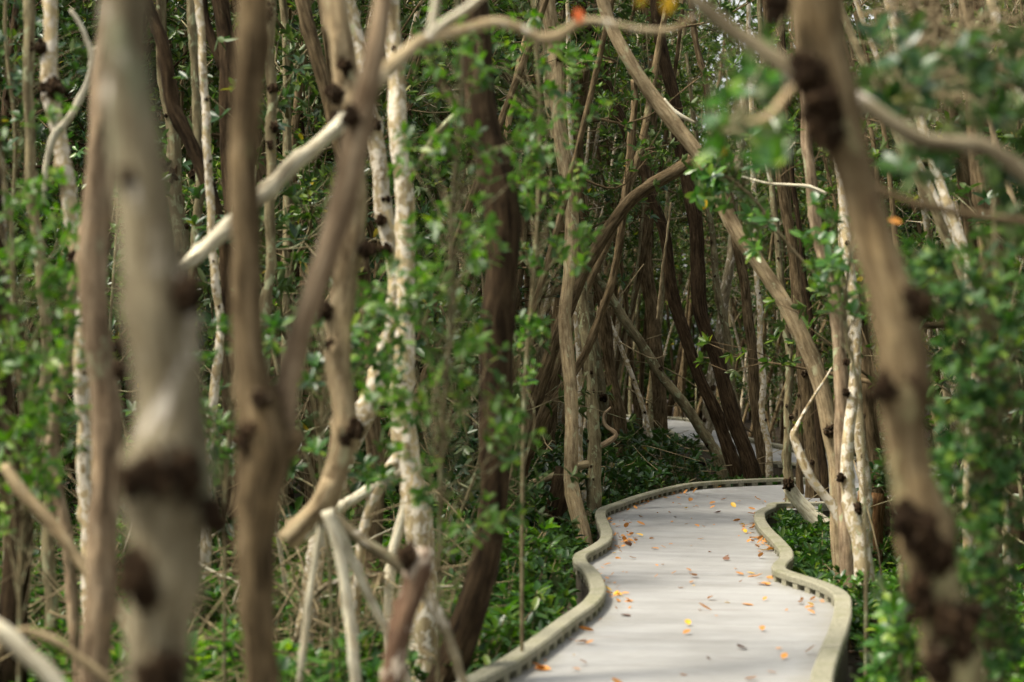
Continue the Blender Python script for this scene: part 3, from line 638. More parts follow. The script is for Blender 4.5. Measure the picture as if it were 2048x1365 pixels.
T('mangrove_tree', 'thin white crusted stem standing at the far edge of the first bend', 'tree',
  [(1514, 540, 14), (1520, 660, 15), (1524, 760, 16), (1528, 840, 17), (1536, 900, 18), (1540, 955, 20)], 28.4, 'lichen', wk=0.78, top=5, knots=4)
T('mangrove_tree', 'slim knotty grey stem rising before the first bend', 'tree',
  [(1545, 380, 16), (1556, 500, 17), (1568, 620, 19), (1578, 740, 20), (1576, 830, 21), (1574, 900, 22), (1578, 970, 26)], 22.2, 'green', wk=0.8, top=5, burls=[(1582, 834, 11)], knots=8, knotsize=.4)
T('fallen_log', 'short white broken log lying beside the right kerb', 'log',
  [(1576, 972, 26), (1590, 995, 30), (1610, 1020, 34), (1632, 1046, 40), (1650, 1070, 44)], 19.8, 'root', top=0, jag=.02, part='wood', burls=[(1577, 968, 24)])
for q, (lab, pts, d, mt) in enumerate([
  ('brown trunk just right of the slim knotty grey stem', [(1572, 420, 26), (1590, 560, 30), (1604, 680, 34), (1612, 800, 36), (1622, 900, 38), (1630, 1000, 42)], 24.0, 'brown'),
  ('narrow dark stem left of the upright tan trunk', [(1590, 600, 16), (1600, 720, 17), (1602, 850, 18), (1598, 985, 20)], 24.6, 'brown'),
  ('near black slim stem against the upright tan trunk', [(1616, 620, 16), (1632, 740, 18), (1640, 860, 20), (1650, 985, 24)], 23.4, 'dark'),
  ('dark speckled trunk right of the yellow lichen trunk', [(1712, 560, 32), (1722, 660, 36), (1734, 760, 40), (1742, 860, 44), (1750, 960, 48), (1756, 1040, 52)], 18.0, 'brown'),
  ('yellow lichened trunk behind the white lichen trunk', [(1706, 700, 24), (1716, 800, 26), (1722, 900, 30), (1730, 1000, 34)], 17.2, 'lichen'),
  ('tall dark brown trunk behind the top of the leaning pale trunk', [(1300, 60, 34), (1310, 160, 34), (1300, 260, 32), (1296, 400, 34), (1292, 540, 36), (1306, 650, 38), (1316, 760, 38), (1324, 860, 40)], 33.0, 'brown'),
  ('slanting mossy pole running down left of the dark pair', [(1210, 580, 22), (1240, 625, 24), (1280, 685, 25), (1322, 745, 26), (1360, 800, 27), (1396, 850, 28), (1430, 905, 30)], 28.5, 'green'),
  ('thin knotted olive stem behind the thicker dark leaning trunk', [(1412, 400, 14), (1424, 470, 16), (1432, 560, 18), (1448, 640, 20), (1456, 720, 20), (1470, 820, 22), (1490, 900, 22)], 31.0, 'green'),
  ('brown trunk behind the pitted olive trunk', [(1170, 420, 26), (1188, 540, 28), (1210, 640, 30), (1224, 740, 32), (1236, 840, 36)], 29.0, 'brown'),
  ('leaning lichen stick left of the far brown trunk', [(1220, 640, 10), (1244, 700, 12), (1270, 770, 13), (1290, 830, 14), (1300, 870, 15)], 30.0, 'lichen'),
  ('broad pale trunk standing by the far deck', [(1430, 740, 30), (1420, 800, 32), (1412, 850, 34), (1404, 885, 38)], 43.0, 'grey'),
]): T('mangrove_tree', lab, 'tree', pts, d, mt, top=6, knots=3, wk=.76)
T('stump', 'reddish orange cut stump behind the right kerb plants', 'stump', [(1745, 986, 58), (1742, 1020, 60), (1736, 1060, 66), (1730, 1120, 76)], 17.5, 'stumpwood', top=0, jag=.03)
# --- right foreground
T('mangrove_tree', 'big blurred brown trunk with clustered dark burls, nearest on the right', 'tree',
  [(1632, -60, 118), (1640, 60, 112), (1652, 170, 104), (1680, 270, 92), (1708, 350, 86), (1734, 430, 84), (1756, 510, 88), (1778, 590, 96), (1794, 680, 106), (1802, 770, 110), (1808, 840, 90), (1822, 930, 92), (1842, 1020, 100), (1856, 1100, 100), (1868, 1170, 92), (1884, 1250, 96), (1904, 1330, 104), (1920, 1420, 110)], 4.2, 'umber', wk=0.93,
  branches=[{'p': [(1610, 170, 44), (1572, 132, 38), (1530, 104, 34), (1486, 76, 32), (1440, 42, 32), (1396, 4, 30), (1330, -60, 28)], 'mat': 'grey', 'd': 4.3},
            {'p': [(1605, 160, 22), (1574, 190, 18), (1550, 222, 16), (1520, 242, 13), (1490, 244, 8)], 'mat': 'tan', 'd': 4.2, 'name': 'twig', 'of': 0},
            {'p': [(1690, 190, 40), (1740, 216, 34), (1790, 250, 32), (1850, 282, 32), (1910, 288, 32), (1965, 292, 32), (2010, 318, 34), (2080, 370, 36), (2200, 480, 36)], 'mat': 'grey', 'd': 4.6},
            {'p': [(1740, 370, 20), (1790, 394, 17), (1850, 412, 18), (1910, 424, 18), (1980, 436, 18), (2070, 446, 18)], 'mat': 'brown', 'd': 5.0}],
  burls=[(1612, 148, 74), (1640, 210, 90), (1652, 258, 74), (1556, 6, 60), (1832, 606, 56), (1816, 630, 40), (1776, 540, 30), (1768, 778, 50), (1838, 1062, 80), (1872, 1108, 68), (1812, 1040, 60), (1838, 1188, 66), (1904, 1246, 82), (1918, 1290, 70), (1880, 1330, 70)], rough=.12, top=1.4, bump=.7)
for lab, pts, d, mt, kn in [
  ('cream lichen pole leaning right behind the big right trunk', [(1730, 130, 20), (1772, 220, 22), (1810, 300, 23), (1848, 380, 24), (1884, 460, 24), (1920, 540, 24), (1950, 640, 26), (1970, 800, 28)], 13.5, 'green', 3),
  ('second thinner lichen pole leaning right of the cream one', [(1800, 240, 16), (1838, 330, 18), (1880, 420, 18), (1920, 500, 20), (1960, 620, 20), (1990, 800, 22)], 14.5, 'lichen', 3),
  ('brown upright trunk in the upper right foliage', [(1930, -50, 36), (1940, 120, 36), (1950, 240, 36), (1956, 340, 40), (1968, 440, 38), (1976, 560, 36), (1984, 760, 40), (1990, 950, 42)], 15.0, 'brown', 3),
  ('pale lichen trunk slanting into the top right corner', [(1960, -60, 20), (1990, 30, 22), (2018, 120, 24), (2044, 200, 24), (2080, 330, 24), (2110, 600, 26)], 12.0, 'lichen', 4),
  ('white crusted trunk among leaves at the right edge', [(1900, 420, 24), (1930, 500, 24), (1946, 600, 25), (1952, 700, 26), (1946, 800, 26), (1940, 920, 28)], 12.5, 'lichen', 4),
  ('thin tan stem along the right edge', [(2010, 350, 16), (2036, 440, 16), (2060, 560, 18), (2070, 800, 20)], 13.0, 'tan', 2),
  ('dark trunk behind the right edge leaves', [(2010, 540, 34), (2024, 640, 36), (2030, 760, 38), (2034, 900, 40)], 16.0, 'dark', 2),
]: T('mangrove_tree', lab, 'tree', pts, d, mt, top=4, knots=kn, wk=.8)

T('dead_pole', 'thin straight tan stick hanging before the dark leaning pair', 'branch', [(1342, 405, 4), (1334, 470, 5), (1324, 550, 6), (1314, 640, 6)], 24.5, 'twig', top=0, ground=False, part='wood')
T('dead_branch', 'bare white twig left of the big right trunk', 'branch', [(1480, 352, 3), (1530, 366, 4), (1580, 370, 5), (1620, 374, 6), (1652, 388, 7)], 14.0, 'root', top=0, ground=False, part='wood',
  branches=[{'p': [(1540, 366, 4), (1530, 330, 3), (1520, 305, 2)], 'name': 'twig'}, {'p': [(1545, 340, 3), (1570, 310, 3), (1590, 285, 2)], 'name': 'twig'}])

# ------------------------------------------------------------------ near leafy saplings
def sapling(label, stem, d, blobs, size, mat, wd=0.46, mode='pairs', cat='sapling', stemw=8, group=None, ground=True, name='leafy_sapling', stem_mat='green', dens=1.5):
    c = curve_px([(*p[:2], stemw) for p in stem], d)
    if ground:
        b = c[-1].copy(); b[2] = gz(b[0], b[1])-.05; c = np.vstack([c, b])
    sc = spline(c, .08)
    root = empty(name, tuple(sc[-1, :3]), label, cat, group)
    mb = MB(); tube(mb, sc[:, :3], sc[:, 3], 7, .05)
    lf = Leafer(); tw = MB()
    for bx in blobs:
        px, py, rx, ry, n = bx[:5]; d0, d1 = (bx[5], bx[6]) if len(bx) > 6 else (d-.45, d+.45)
        for _ in range(int(n*dens)):
            a = rng.uniform(0, 6.283); r = math.sqrt(rng.uniform(0, 1)); dd = rng.uniform(d0, d1)
            tip = P(px+rx*r*math.cos(a), py+ry*r*math.sin(a), dd)
            w = np.linalg.norm(sc[:, :3]-(tip+np.array([0, 0, -.25])), axis=1); j = int(np.argmin(w)); j = min(len(sc)-1, j+int(rng.integers(0, 3)))
            s0 = sc[j, :3]
            mid = (s0+tip)/2+rng.normal(0, .04, 3)+np.array([0, 0, .05])
            tp = spline([s0, mid, tip], n=4)
            tube(tw, tp, np.linspace(.0026, .0013, len(tp)), 4)
            ax = unit(tip-mid)
            if mode == 'pairs':
                ax = unit(ax+rng.normal(0, .5, 3)); e = tip+ax*size*1.6
                tube(tw, np.array([tip, (tip+e)/2+[0, 0, -.01], e]), [.0018, .0015, .001], 4)
                lf.pairs([tip-ax*size*.6, tip+ax*size*.5, e], size, 4); lf.sprig(e, ax, size*.8, 3)
            else:
                lf.sprig(tip, unit(ax+np.array([0, 0, .6])+rng.normal(0, .3, 3)), size, int(rng.integers(6, 10)))
    mb.build('stem', M[stem_mat], root)
    tw.build('twigs', M['green'], root)
    lm = MB(); lf.to(lm, wd, True); lm.build('foliage', M[mat], root)
    return root

sapling('bright green sapling with small leaves before the central dark trunk', [(905, -80), (925, 150), (905, 400), (900, 650), (885, 880), (880, 1050), (875, 1365)], 8.2,
  [(900, 130, 80, 110, 16), (860, 320, 50, 80, 5), (925, 400, 70, 110, 10), (890, 570, 90, 120, 22), (830, 740, 100, 120, 24), (950, 790, 55, 100, 8), (1005, 930, 40, 80, 5), (950, 1070, 60, 80, 6), (850, 960, 40, 80, 4), (790, 590, 50, 60, 6), (1030, 300, 40, 120, 6)], .068, 'leaf_bright', dens=1.0)
sapling('bright green climbing sapling between the central dark trunk and the tan trunk', [(1060, -80), (1075, 120), (1080, 320), (1070, 520), (1050, 760), (1045, 1000)], 10.5,
  [(1040, 130, 110, 120, 16), (1150, 200, 60, 90, 6), (1080, 340, 110, 120, 20), (1110, 470, 90, 80, 10), (1060, 620, 60, 90, 5), (1050, 700, 50, 80, 4)], .07, 'leaf_bright', dens=1.1)
sapling('bushy bright green sapling along the left edge', [(-30, 200), (20, 420), (30, 640), (50, 860), (40, 1150)], 8.0,
  [(25, 480, 60, 120, 12), (60, 640, 80, 110, 20), (45, 790, 80, 110, 22), (70, 930, 70, 90, 14), (20, 1020, 40, 60, 6), (130, 500, 40, 100, 7), (60, 300, 60, 100, 6), (130, 760, 40, 120, 7)], .066, 'leaf_bright', dens=1.0)
sapling('blue green rosette sapling beside the fork of the brown trunk', [(480, 640), (470, 760), (455, 900), (450, 1200)], 9.2, [(470, 670, 60, 50, 9), (430, 830, 50, 50, 6), (450, 920, 40, 40, 4), (400, 700, 40, 40, 3)], .085, 'leaf_blue', .4, 'sprig')
sapling('blue green rosette sapling behind the cream prop root tree', [(640, 620), (650, 720), (640, 900), (660, 1150)], 9.4, [(600, 650, 60, 50, 9), (740, 640, 70, 60, 12), (730, 720, 60, 60, 9), (560, 690, 40, 40, 4), (620, 760, 40, 40, 4), (620, 930, 50, 60, 5), (740, 930, 70, 60, 7)], .085, 'leaf_blue', .4, 'sprig')
sapling('dense blue green bush filling the right edge', [(1985, 330), (1990, 560), (1985, 800), (1975, 1100), (1980, 1400)], 7.2,
  [(1900, 560, 80, 70, 13), (2000, 620, 70, 100, 14), (1930, 760, 80, 110, 18), (2000, 850, 70, 120, 18), (1940, 960, 80, 100, 18), (1990, 1080, 80, 110, 18), (1940, 1180, 70, 90, 14), (2000, 1270, 60, 90, 12), (1840, 520, 40, 40, 3), (2010, 480, 50, 60, 5)], .066, 'leaf_mid', .42, 'sprig', dens=2.5)
sapling('low blue green bush under the big right trunk', [(1800, 1130), (1805, 1200), (1800, 1365)], 8.0, [(1800, 1200, 40, 60, 8), (1790, 1300, 50, 60, 10), (1760, 1370, 40, 40, 7), (1960, 1340, 60, 40, 7)], .085, 'leaf_blue', .42, 'sprig')
sapling('blurred near leaves hanging left of the big right trunk burls', [(1640, -260), (1560, 60), (1490, 190), (1440, 270)], 5.2, [(1490, 190, 60, 50, 6), (1450, 265, 40, 40, 4), (1560, 310, 80, 50, 5), (1500, 90, 40, 40, 2)], .07, 'leaf_blue', .5, 'sprig', 'leafy branch', 7, None, False, 'leafy_branch', 'green', 0.9)
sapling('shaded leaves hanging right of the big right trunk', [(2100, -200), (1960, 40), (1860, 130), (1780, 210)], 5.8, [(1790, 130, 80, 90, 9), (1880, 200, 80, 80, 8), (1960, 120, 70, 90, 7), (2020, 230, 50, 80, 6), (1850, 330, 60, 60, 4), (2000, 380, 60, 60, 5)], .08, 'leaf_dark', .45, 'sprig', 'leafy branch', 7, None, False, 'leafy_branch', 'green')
sapling('green leaf tuft where the leaning pale trunk meets the brown limb', [(1640, 560), (1560, 470), (1500, 390), (1450, 350), (1410, 330)], 12.5, [(1430, 335, 45, 35, 11), (1440, 385, 50, 30, 8), (1510, 430, 30, 25, 4), (1505, 490, 25, 20, 4), (1470, 320, 50, 40, 7), (1550, 300, 60, 50, 6)], .1, 'leaf_blue', .42, 'sprig', 'leafy branch', 6, None, False, 'leafy_branch', 'twig')
sapling('leafy blue green sapling in front of the upright tan trunk', [(1720, 430), (1700, 520), (1690, 620), (1720, 800), (1730, 1050)], 10.5, [(1680, 490, 50, 60, 7), (1700, 560, 50, 50, 6), (1660, 540, 40, 50, 5), (1630, 440, 40, 40, 3), (1690, 610, 40, 30, 3)], .09, 'leaf_blue', .42, 'sprig')
def twiggy(label, pts, d, box, n):
    c = curve_px([(*p, 12) for p in pts], d); sc = spline(c, .08)
    root = empty('twiggy_branch', tuple(sc[-1, :3]), label, 'branch'); mb = MB(); tube(mb, sc[:, :3], sc[:, 3], 7, .1); mb.build('branch', M['grey'], root)
    tw = MB()
    for _ in range(n):
        t = P(rng.uniform(box[0], box[2]), rng.uniform(box[1], box[3]), d+rng.uniform(-.6, .9)); w = np.linalg.norm(sc[:, :3]-t, axis=1); s0 = sc[int(np.argmin(w)), :3]
        m = (s0+t)/2+rng.normal(0, .09, 3); tp = spline([s0, m, t], n=4); tube(tw, tp, np.linspace(.0045, .0012, len(tp)), 4)
        for k in range(3):
            q = tp[int(rng.integers(3, len(tp)))]; e = q+rng.normal(0, .13, 3); tube(tw, np.array([q, (q+e)/2+rng.normal(0, .02, 3), e]), [.002, .0016, .001], 4)
    tw.build('twigs', M['twig'], root)
twiggy('grey leafless branch with fine dead twigs in the top right corner', [(1700, -220), (1790, -40), (1880, 60), (1960, 130), (2060, 180)], 8.0, (1740, -40, 2060, 240), 110)
twiggy('fine bare twigs among the dark lower left trunks', [(560, 1420), (600, 1260), (640, 1180), (760, 1150)], 11.0, (540, 1120, 860, 1340), 60)
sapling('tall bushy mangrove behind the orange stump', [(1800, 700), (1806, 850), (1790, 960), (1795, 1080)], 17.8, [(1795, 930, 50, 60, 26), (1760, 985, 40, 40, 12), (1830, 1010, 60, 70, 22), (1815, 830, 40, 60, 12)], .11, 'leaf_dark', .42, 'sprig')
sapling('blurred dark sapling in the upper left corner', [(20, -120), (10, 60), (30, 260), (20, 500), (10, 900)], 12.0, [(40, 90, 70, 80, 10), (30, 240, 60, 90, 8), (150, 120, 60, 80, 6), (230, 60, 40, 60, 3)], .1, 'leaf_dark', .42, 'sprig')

# a few single coloured leaves still hanging
def one_leaf(name, label, pos, dr, nr, ln, mat, wd=.5, group=None, cat='leaf'):
    m2 = MB(); p = np.asarray(pos, float)
    leaves(m2, np.zeros((1, 3)), np.array([dr], float), np.array([nr], float), [ln], wd, True, .18)
    o = m2.build(name, M[mat]); o.location = tuple(p); return tag(o, label, cat, group)
one_leaf('leaf', 'yellow leaf hanging under the green leaf tuft on the leaning trunk', P(1412, 398, 12.5), (-.3, 0, -1), (0, -1, .2), .07, 'leaf_yellow')
one_leaf('leaf', 'rust red leaf on the pale crooked branch at the top', P(1158, 48, 5.55), (-.1, 0, 1), (.2, -1, .1), .045, 'leaf_rust', .6)
one_leaf('leaf', 'big blurred yellow leaf at the top edge, right of the pair', P(1338, -14, 4.3), (-.1, 0, -1), (.1, -1, .1), .046, 'leaf_yellow', .7)
one_leaf('leaf', 'blurred yellow leaf at the top edge, left of the pair', P(1285, -18, 4.4), (-.2, 0, -1), (.3, -1, .1), .036, 'leaf_yellow', .6)
one_leaf('leaf', 'blurred yellow leaf left of the big right trunk in green leaves', P(1446, 290, 6.0), (.1, 0, -1), (.1, -1, .1), .035, 'leaf_yellow', .6)
one_leaf('leaf', 'orange leaf in the bush right of the big right trunk', P(1776, 440, 8.0), (1, 0, -.1), (0, -1, .5), .06, 'leaf_orange', .5)

# ------------------------------------------------------------------ fallen leaves on the deck
def deck_at(px, py, z=.006):
    d = (EYE-z)*F/(py-HY); return np.array([(px-CX)/F*d, d, z])
protos = []
for k in range(6):
    m2 = MB(); leaves(m2, np.zeros((1, 3)), np.array([[1., 0, 0.02]]), np.array([[0, 0, 1.]]), [1.0], float(rng.uniform(.38, .6)), True, float(rng.uniform(-.25, .1)))
    protos.append(m2)
LM = {}
for mt in ('leaf_orange', 'leaf_yellow', 'leaf_brown'):
    LM[mt] = [p.build('fallen_leaf', M[mt], data_only=True) for p in protos]
def drop(pos, size, mt, label, group):
    o = bpy.data.objects.new('fallen_leaf', LM[mt][int(rng.integers(0, 6))]); COL.objects.link(o)
    o.location = tuple(pos); o.scale = (size,)*3; o.rotation_euler = (rng.normal(0, .26), rng.normal(0, .2)-.05, rng.uniform(0, 6.28))
    return tag(o, label, 'leaf', group)
for px, py, s, mt, lab in [(1517, 1100, .14, 'leaf_yellow', 'large yellow fallen leaf near the right kerb'), (1285, 1072, .10, 'leaf_yellow', 'yellow fallen leaf in mid deck left of centre'), (1378, 1003, .09, 'leaf_orange', 'upright amber fallen leaf far up the deck'),
     (1471, 1015, .09, 'leaf_yellow', 'yellow fallen leaf far up the deck on the right'), (1440, 1024, .12, 'leaf_brown', 'dark curled fallen leaf far up the deck'), (1475, 1293, .09, 'leaf_brown', 'dark fallen leaf on the near deck'), (1240, 1228, .09, 'leaf_brown', 'brown fallen leaf on the near deck by the left kerb')]:
    p = deck_at(px, py, .012); o = drop(p, s, mt, lab, None)
GOR, GYE, GBR = 'orange leaves fallen on the boardwalk', 'yellow leaves fallen on the boardwalk', 'brown leaves fallen on the boardwalk'
npair = len(deckpairs); nd = 0
patches = [(int(rng.integers(90, 205)), 1 if rng.random() < .5 else -1, int(rng.integers(3, 11))) for _ in range(26)]
while nd < 285:
    if rng.random() < .62:
        c_, sd_, sp_ = patches[int(rng.integers(0, len(patches)))]
        ix = int(np.clip(c_+rng.normal(0, sp_*.5), 55, npair-1)); l, r = deckpairs[ix]; w = np.linalg.norm(r-l)
        a_ = .075+abs(rng.normal(0, .10)); t = a_/w if sd_ < 0 else 1-a_/w
    else:
        l, r = deckpairs[int(rng.integers(92, 220))]; w = np.linalg.norm(r-l); t = rng.uniform(.06, .94)
    if l[1] > 36 or l[1] < 9.3: continue
    p = l*(1-t)+r*t+np.array([rng.normal(0, .03), rng.normal(0, .06), 0.010])
    k = rng.random(); mt, lab, gr = ('leaf_orange', 'small orange fallen leaf lying on the grey boardwalk', GOR) if k < .84 else ('leaf_yellow', 'small yellow fallen leaf lying on the grey boardwalk', GYE) if k < .93 else ('leaf_brown', 'small brown fallen leaf lying on the grey boardwalk', GBR)
    drop(p, float(np.clip(rng.lognormal(-2.9, .40), .028, .10)), mt, lab, gr); nd += 1

# ------------------------------------------------------------------ forest behind: prototypes and copies
def grow(seed, h, r, lean, base, nb, nsub, size, mat, lmat, blen=(1.0, 2.4), kn=2, k=7):
    """returns list of (part name, mesh)"""
    global rng
    keep = rng; rng = np.random.default_rng(seed)
    n = 7; zs = np.linspace(0, h, n); ph = rng.uniform(0, 6.28); la = rng.uniform(0, 6.28)
    wob = np.cumsum(rng.normal(0, .10, (n, 2)), axis=0); wob -= wob[0]
    pts = np.array([[lean*z*math.cos(la)+wob[i, 0], lean*z*math.sin(la)+wob[i, 1], z-(.15 if i == 0 else 0), r*(1-.72*z/h)*(1.15 if i == 0 else 1)] for i, z in enumerate(zs)])
    sc = spline(pts, .22); tm, lf = MB(), Leafer()
    tube(tm, sc[:, :3], sc[:, 3], 9, .14, .8, seed*1.7)
    for b in range(nb):
        z = base+(h-base)*((b+rng.uniform(.1, .9))/nb); j = int(np.argmin(abs(sc[:, 2]-z))); o = sc[j, :3]
        a = rng.uniform(0, 6.283); L = rng.uniform(*blen)*(1-.45*(z-base)/(h-base+.01))
        d = np.array([math.cos(a), math.sin(a), rng.uniform(.1, .9)]); d /= np.linalg.norm(d)
        e = o+d*L; mid = (o+e)/2+rng.normal(0, .1*L, 3)+np.array([0, 0, -.08*L])
        bp = spline([o, mid, e], n=4); tube(tm, bp, np.linspace(sc[j, 3]*.5, .006, len(bp)), 5, 0, 0, seed+b)
        for s in range(nsub):
            q = bp[int(rng.integers(2, len(bp)))]; dd = unit(d*.5+rng.normal(0, .6, 3)+np.array([0, 0, .25])); l2 = rng.uniform(.25, .75)
            t2 = q+dd*l2; m = (q+t2)/2+rng.normal(0, .05, 3)
            tube(tm, np.array([q, m, t2]), [.006, .004, .002], 4)
            lf.sprig(t2, dd+np.array([0, 0, .3]), size, k); lf.sprig(m+rng.normal(0, .06, 3), dd+rng.normal(0, .6, 3), size, k-1)
        lf.sprig(e, d+np.array([0, 0, .3]), size, k)
    out = [('trunk', tm.build('trunk', M[mat], data_only=True))]
    lm = MB(); lf.to(lm, .40); out.append(('crown', lm.build('crown', M[lmat], data_only=True)))
    for q in range(kn):
        z = rng.uniform(.8, min(h*.7, 5)); j = int(np.argmin(abs(sc[:, 2]-z))); rr = sc[j, 3]; th = rng.uniform(-2.8, -.3)
        km = MB(); blob(km, sc[j, :3]+np.array([math.cos(th)*rr*.85, math.sin(th)*rr*.85, 0]), rr*rng.uniform(.35, .7), (1, 1, 1.1), .5, rng.uniform(0, 50))
        out.append(('burl', km.build('burl', M['burl'], data_only=True)))
    rng = keep
    return out
def place(parts, name, loc, rz, sc, label, cat, group):
    o = empty(name, loc, label, cat, group); o.rotation_euler = (0, 0, rz); o.scale = (sc,)*3
    for pn, me in parts:
        c = bpy.data.objects.new(pn, me); c.parent = o; COL.objects.link(c)
    return o

KINDS = {
 'tall_brown': [grow(100+i, 11+i*.5, .085+.012*i, .07+.03*i, 4.6, 20, 15, .125, ('brown', 'umber', 'brown', 'umber')[i], 'leaf_far', (1.2, 3.0)) for i in range(4)],
 'tall_pale': [grow(200+i, 10+i*.6, .062+.010*i, .05+.04*i, 4.2, 19, 15, .125, ('lichen', 'green', 'green', 'lichen')[i], 'leaf_far', (1.2, 2.8), 4) for i in range(4)],
 'low': [grow(300+i, 8.0+i*.4, .055+.01*i, .10+.03*i, 1.3, 24, 14, .11, ('brown', 'green', 'dark', 'brown')[i], ('leaf_dark', 'leaf_far')[i % 2], (.7, 1.9)) for i in range(4)],
 'young': [grow(400+i, 3.0+i*.5, .022, .12, .5, 13, 5, .12, 'green', ('leaf_dark', 'leaf_far', 'leaf_blue')[i % 3], (.4, 1.0), 0) for i in range(3)],
}
KINDS['slender'] = [grow(600+i, 7.5+i, .030+.006*i, .10+.06*i, 4.0, 10, 6, .115, ('green', 'umber', 'lichen', 'brown', 'umber')[i], 'leaf_far', (.6, 1.6), 2) for i in range(5)]
META = {
 'slender': ('slender_mangrove', 'very thin leaning mangrove stem receding into the shaded forest', 'tree', 'thin leaning stems in the shaded forest'),
 'tall_brown': ('mangrove_tree', 'slim brown forest mangrove with high leafy crown in the background', 'tree', 'brown mangroves in the background forest'),
 'tall_pale': ('mangrove_tree', 'slim pale lichened forest mangrove with dark knots in the background', 'tree', 'pale mangroves in the background forest'),
 'low': ('mangrove_tree', 'leafy mangrove with dark green foliage almost to the ground, behind the front trunks', 'tree', 'bushy mangroves behind the front trunks'),
 'young': ('young_mangrove', 'young thin stemmed mangrove shrub in the forest understorey', 'shrub', 'young mangroves in the understorey'),
}
taken = []
def scatter(kind, n, dr, pr, gap, clear=1.0, sc=(.85, 1.2)):
    nm, lab, cat, grp = META[kind]; k = tries = 0
    while k < n and tries < n*60:
        tries += 1
        d = math.sqrt(rng.uniform(dr[0]**2, dr[1]**2)); px = rng.uniform(*pr); x = (px-CX)/F*d
        if path_dist(x, d) < clear: continue
        if d < 47 and 1335 < px < 1690: continue
        if any((x-a)**2+(d-b)**2 < gap*gap for a, b in taken): continue
        taken.append((x, d)); s = rng.uniform(*sc)
        place(KINDS[kind][int(rng.integers(0, len(KINDS[kind])))], nm, (x, d, gz(x, d)), rng.uniform(0, 6.28), s, lab, cat, grp); k += 1
scatter('tall_brown', 75, (28, 66), (-300, 2350), .55)
scatter('tall_pale', 75, (26, 64), (-300, 2350), .5)
scatter('low', 27, (17, 34), (-500, 1000), .8)
scatter('low', 26, (17, 36), (1780, 2600), .8, 1.6)
scatter('low', 26, (40, 66), (700, 1900), .8, 2.0)
scatter('slender', 95, (18, 40), (-300, 1020), .45)
scatter('slender', 140, (29, 62), (1000, 1800), .33)
scatter('slender', 50, (18, 40), (1780, 2350), .45, 1.4)
scatter('young', 40, (14, 34), (-400, 1000), .5)
scatter('young', 22, (13, 30), (1800, 2500), .5, 1.4)
scatter('young', 18, (34, 60), (1050, 1800), .5, 1.4)

# far wood closing the view
mb, lf = MB(), Leafer()
for i in range(420):
    y = rng.uniform(67, 90); x = rng.uniform(-32, 34); h = rng.uniform(9, 15); l = rng.normal(0, .12); r = rng.uniform(.05, .14)
    tube(mb, spline([(x, y, GZ-.1, r), (x+l*h*.4+rng.normal(0, .2), y, h*.45, r*.8), (x+l*h, y, h, r*.3)], n=4)[:, :3], np.linspace(r, r*.4, 9), 6, 0, 0, i*.7)
    for s in range(80):
        z = rng.uniform(.1, 20) if rng.random() < .6 else rng.uniform(.1, 8); lf.sprig((x+rng.normal(0, 1.2), y+rng.normal(0, 1.0), z), rng.normal(0, .6, 3)+np.array([0, -.2, .6]), .31, 9)
tag(mb.build('far_wood', M['brown']), 'massed far trunks closing the forest', kind='stuff')
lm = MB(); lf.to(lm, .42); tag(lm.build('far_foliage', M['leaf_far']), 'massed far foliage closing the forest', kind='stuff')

# unseen forest going on beside and behind the viewer, added to cut sky light
mb, lf = MB(), Leafer()
for i in range(210):
    while True:
        a = rng.uniform(0, 6.283); r0 = rng.uniform(9, 26); x, y = r0*math.cos(a), r0*math.sin(a)+6
        if y > 4 and abs(x)/max(y, .1) < .40: continue
        if y > 40 or path_dist(x, y) < 2.5: continue
        break
    h = rng.uniform(8, 13); r = rng.uniform(.05, .12); l = rng.normal(0, .1)
    tube(mb, spline([(x, y, GZ-.1), (x+l*h*.4, y, h*.45), (x+l*h, y, h)], n=3), np.linspace(r, r*.4, 7), 7, 0, 0, i*.7)
    for s in range(70): lf.sprig((x+rng.normal(0, 1.3), y+rng.normal(0, 1.3), rng.uniform(.3, h+1)), rng.normal(0, .6, 3)+np.array([0, 0, .6]), .30, 7)
k = 0
while k < 3600:                                     # unseen leaf roof above the frame, added to shade the forest; open over near boardwalk
    x, y = rng.uniform(-20, 22), rng.uniform(2, 62); z0 = EYE+.19*y+1.2
    k += 1
    if z0 > 13.5 or (y < 25 and path_dist(x, y) < 3.4) or noise.noise((x*.25, y*.25, 9.1)) < (0.0 if y < 28 else -.3): continue
    lf.sprig((x, y, rng.uniform(z0, max(z0+1, 11.5))), rng.normal(0, .6, 3)+np.array([0, 0, .9]), .32, 7)
tag(mb.build('unseen_surround_wood', M['brown']), 'massed trunks of the unseen forest added beside and behind the viewer to cut sky light', kind='stuff')
lm = MB(); lf.to(lm, .42); tag(lm.build('unseen_shade_foliage', M['leaf_far']), 'massed foliage of the unseen forest around the viewer, with a leaf roof added for shade', kind='stuff')

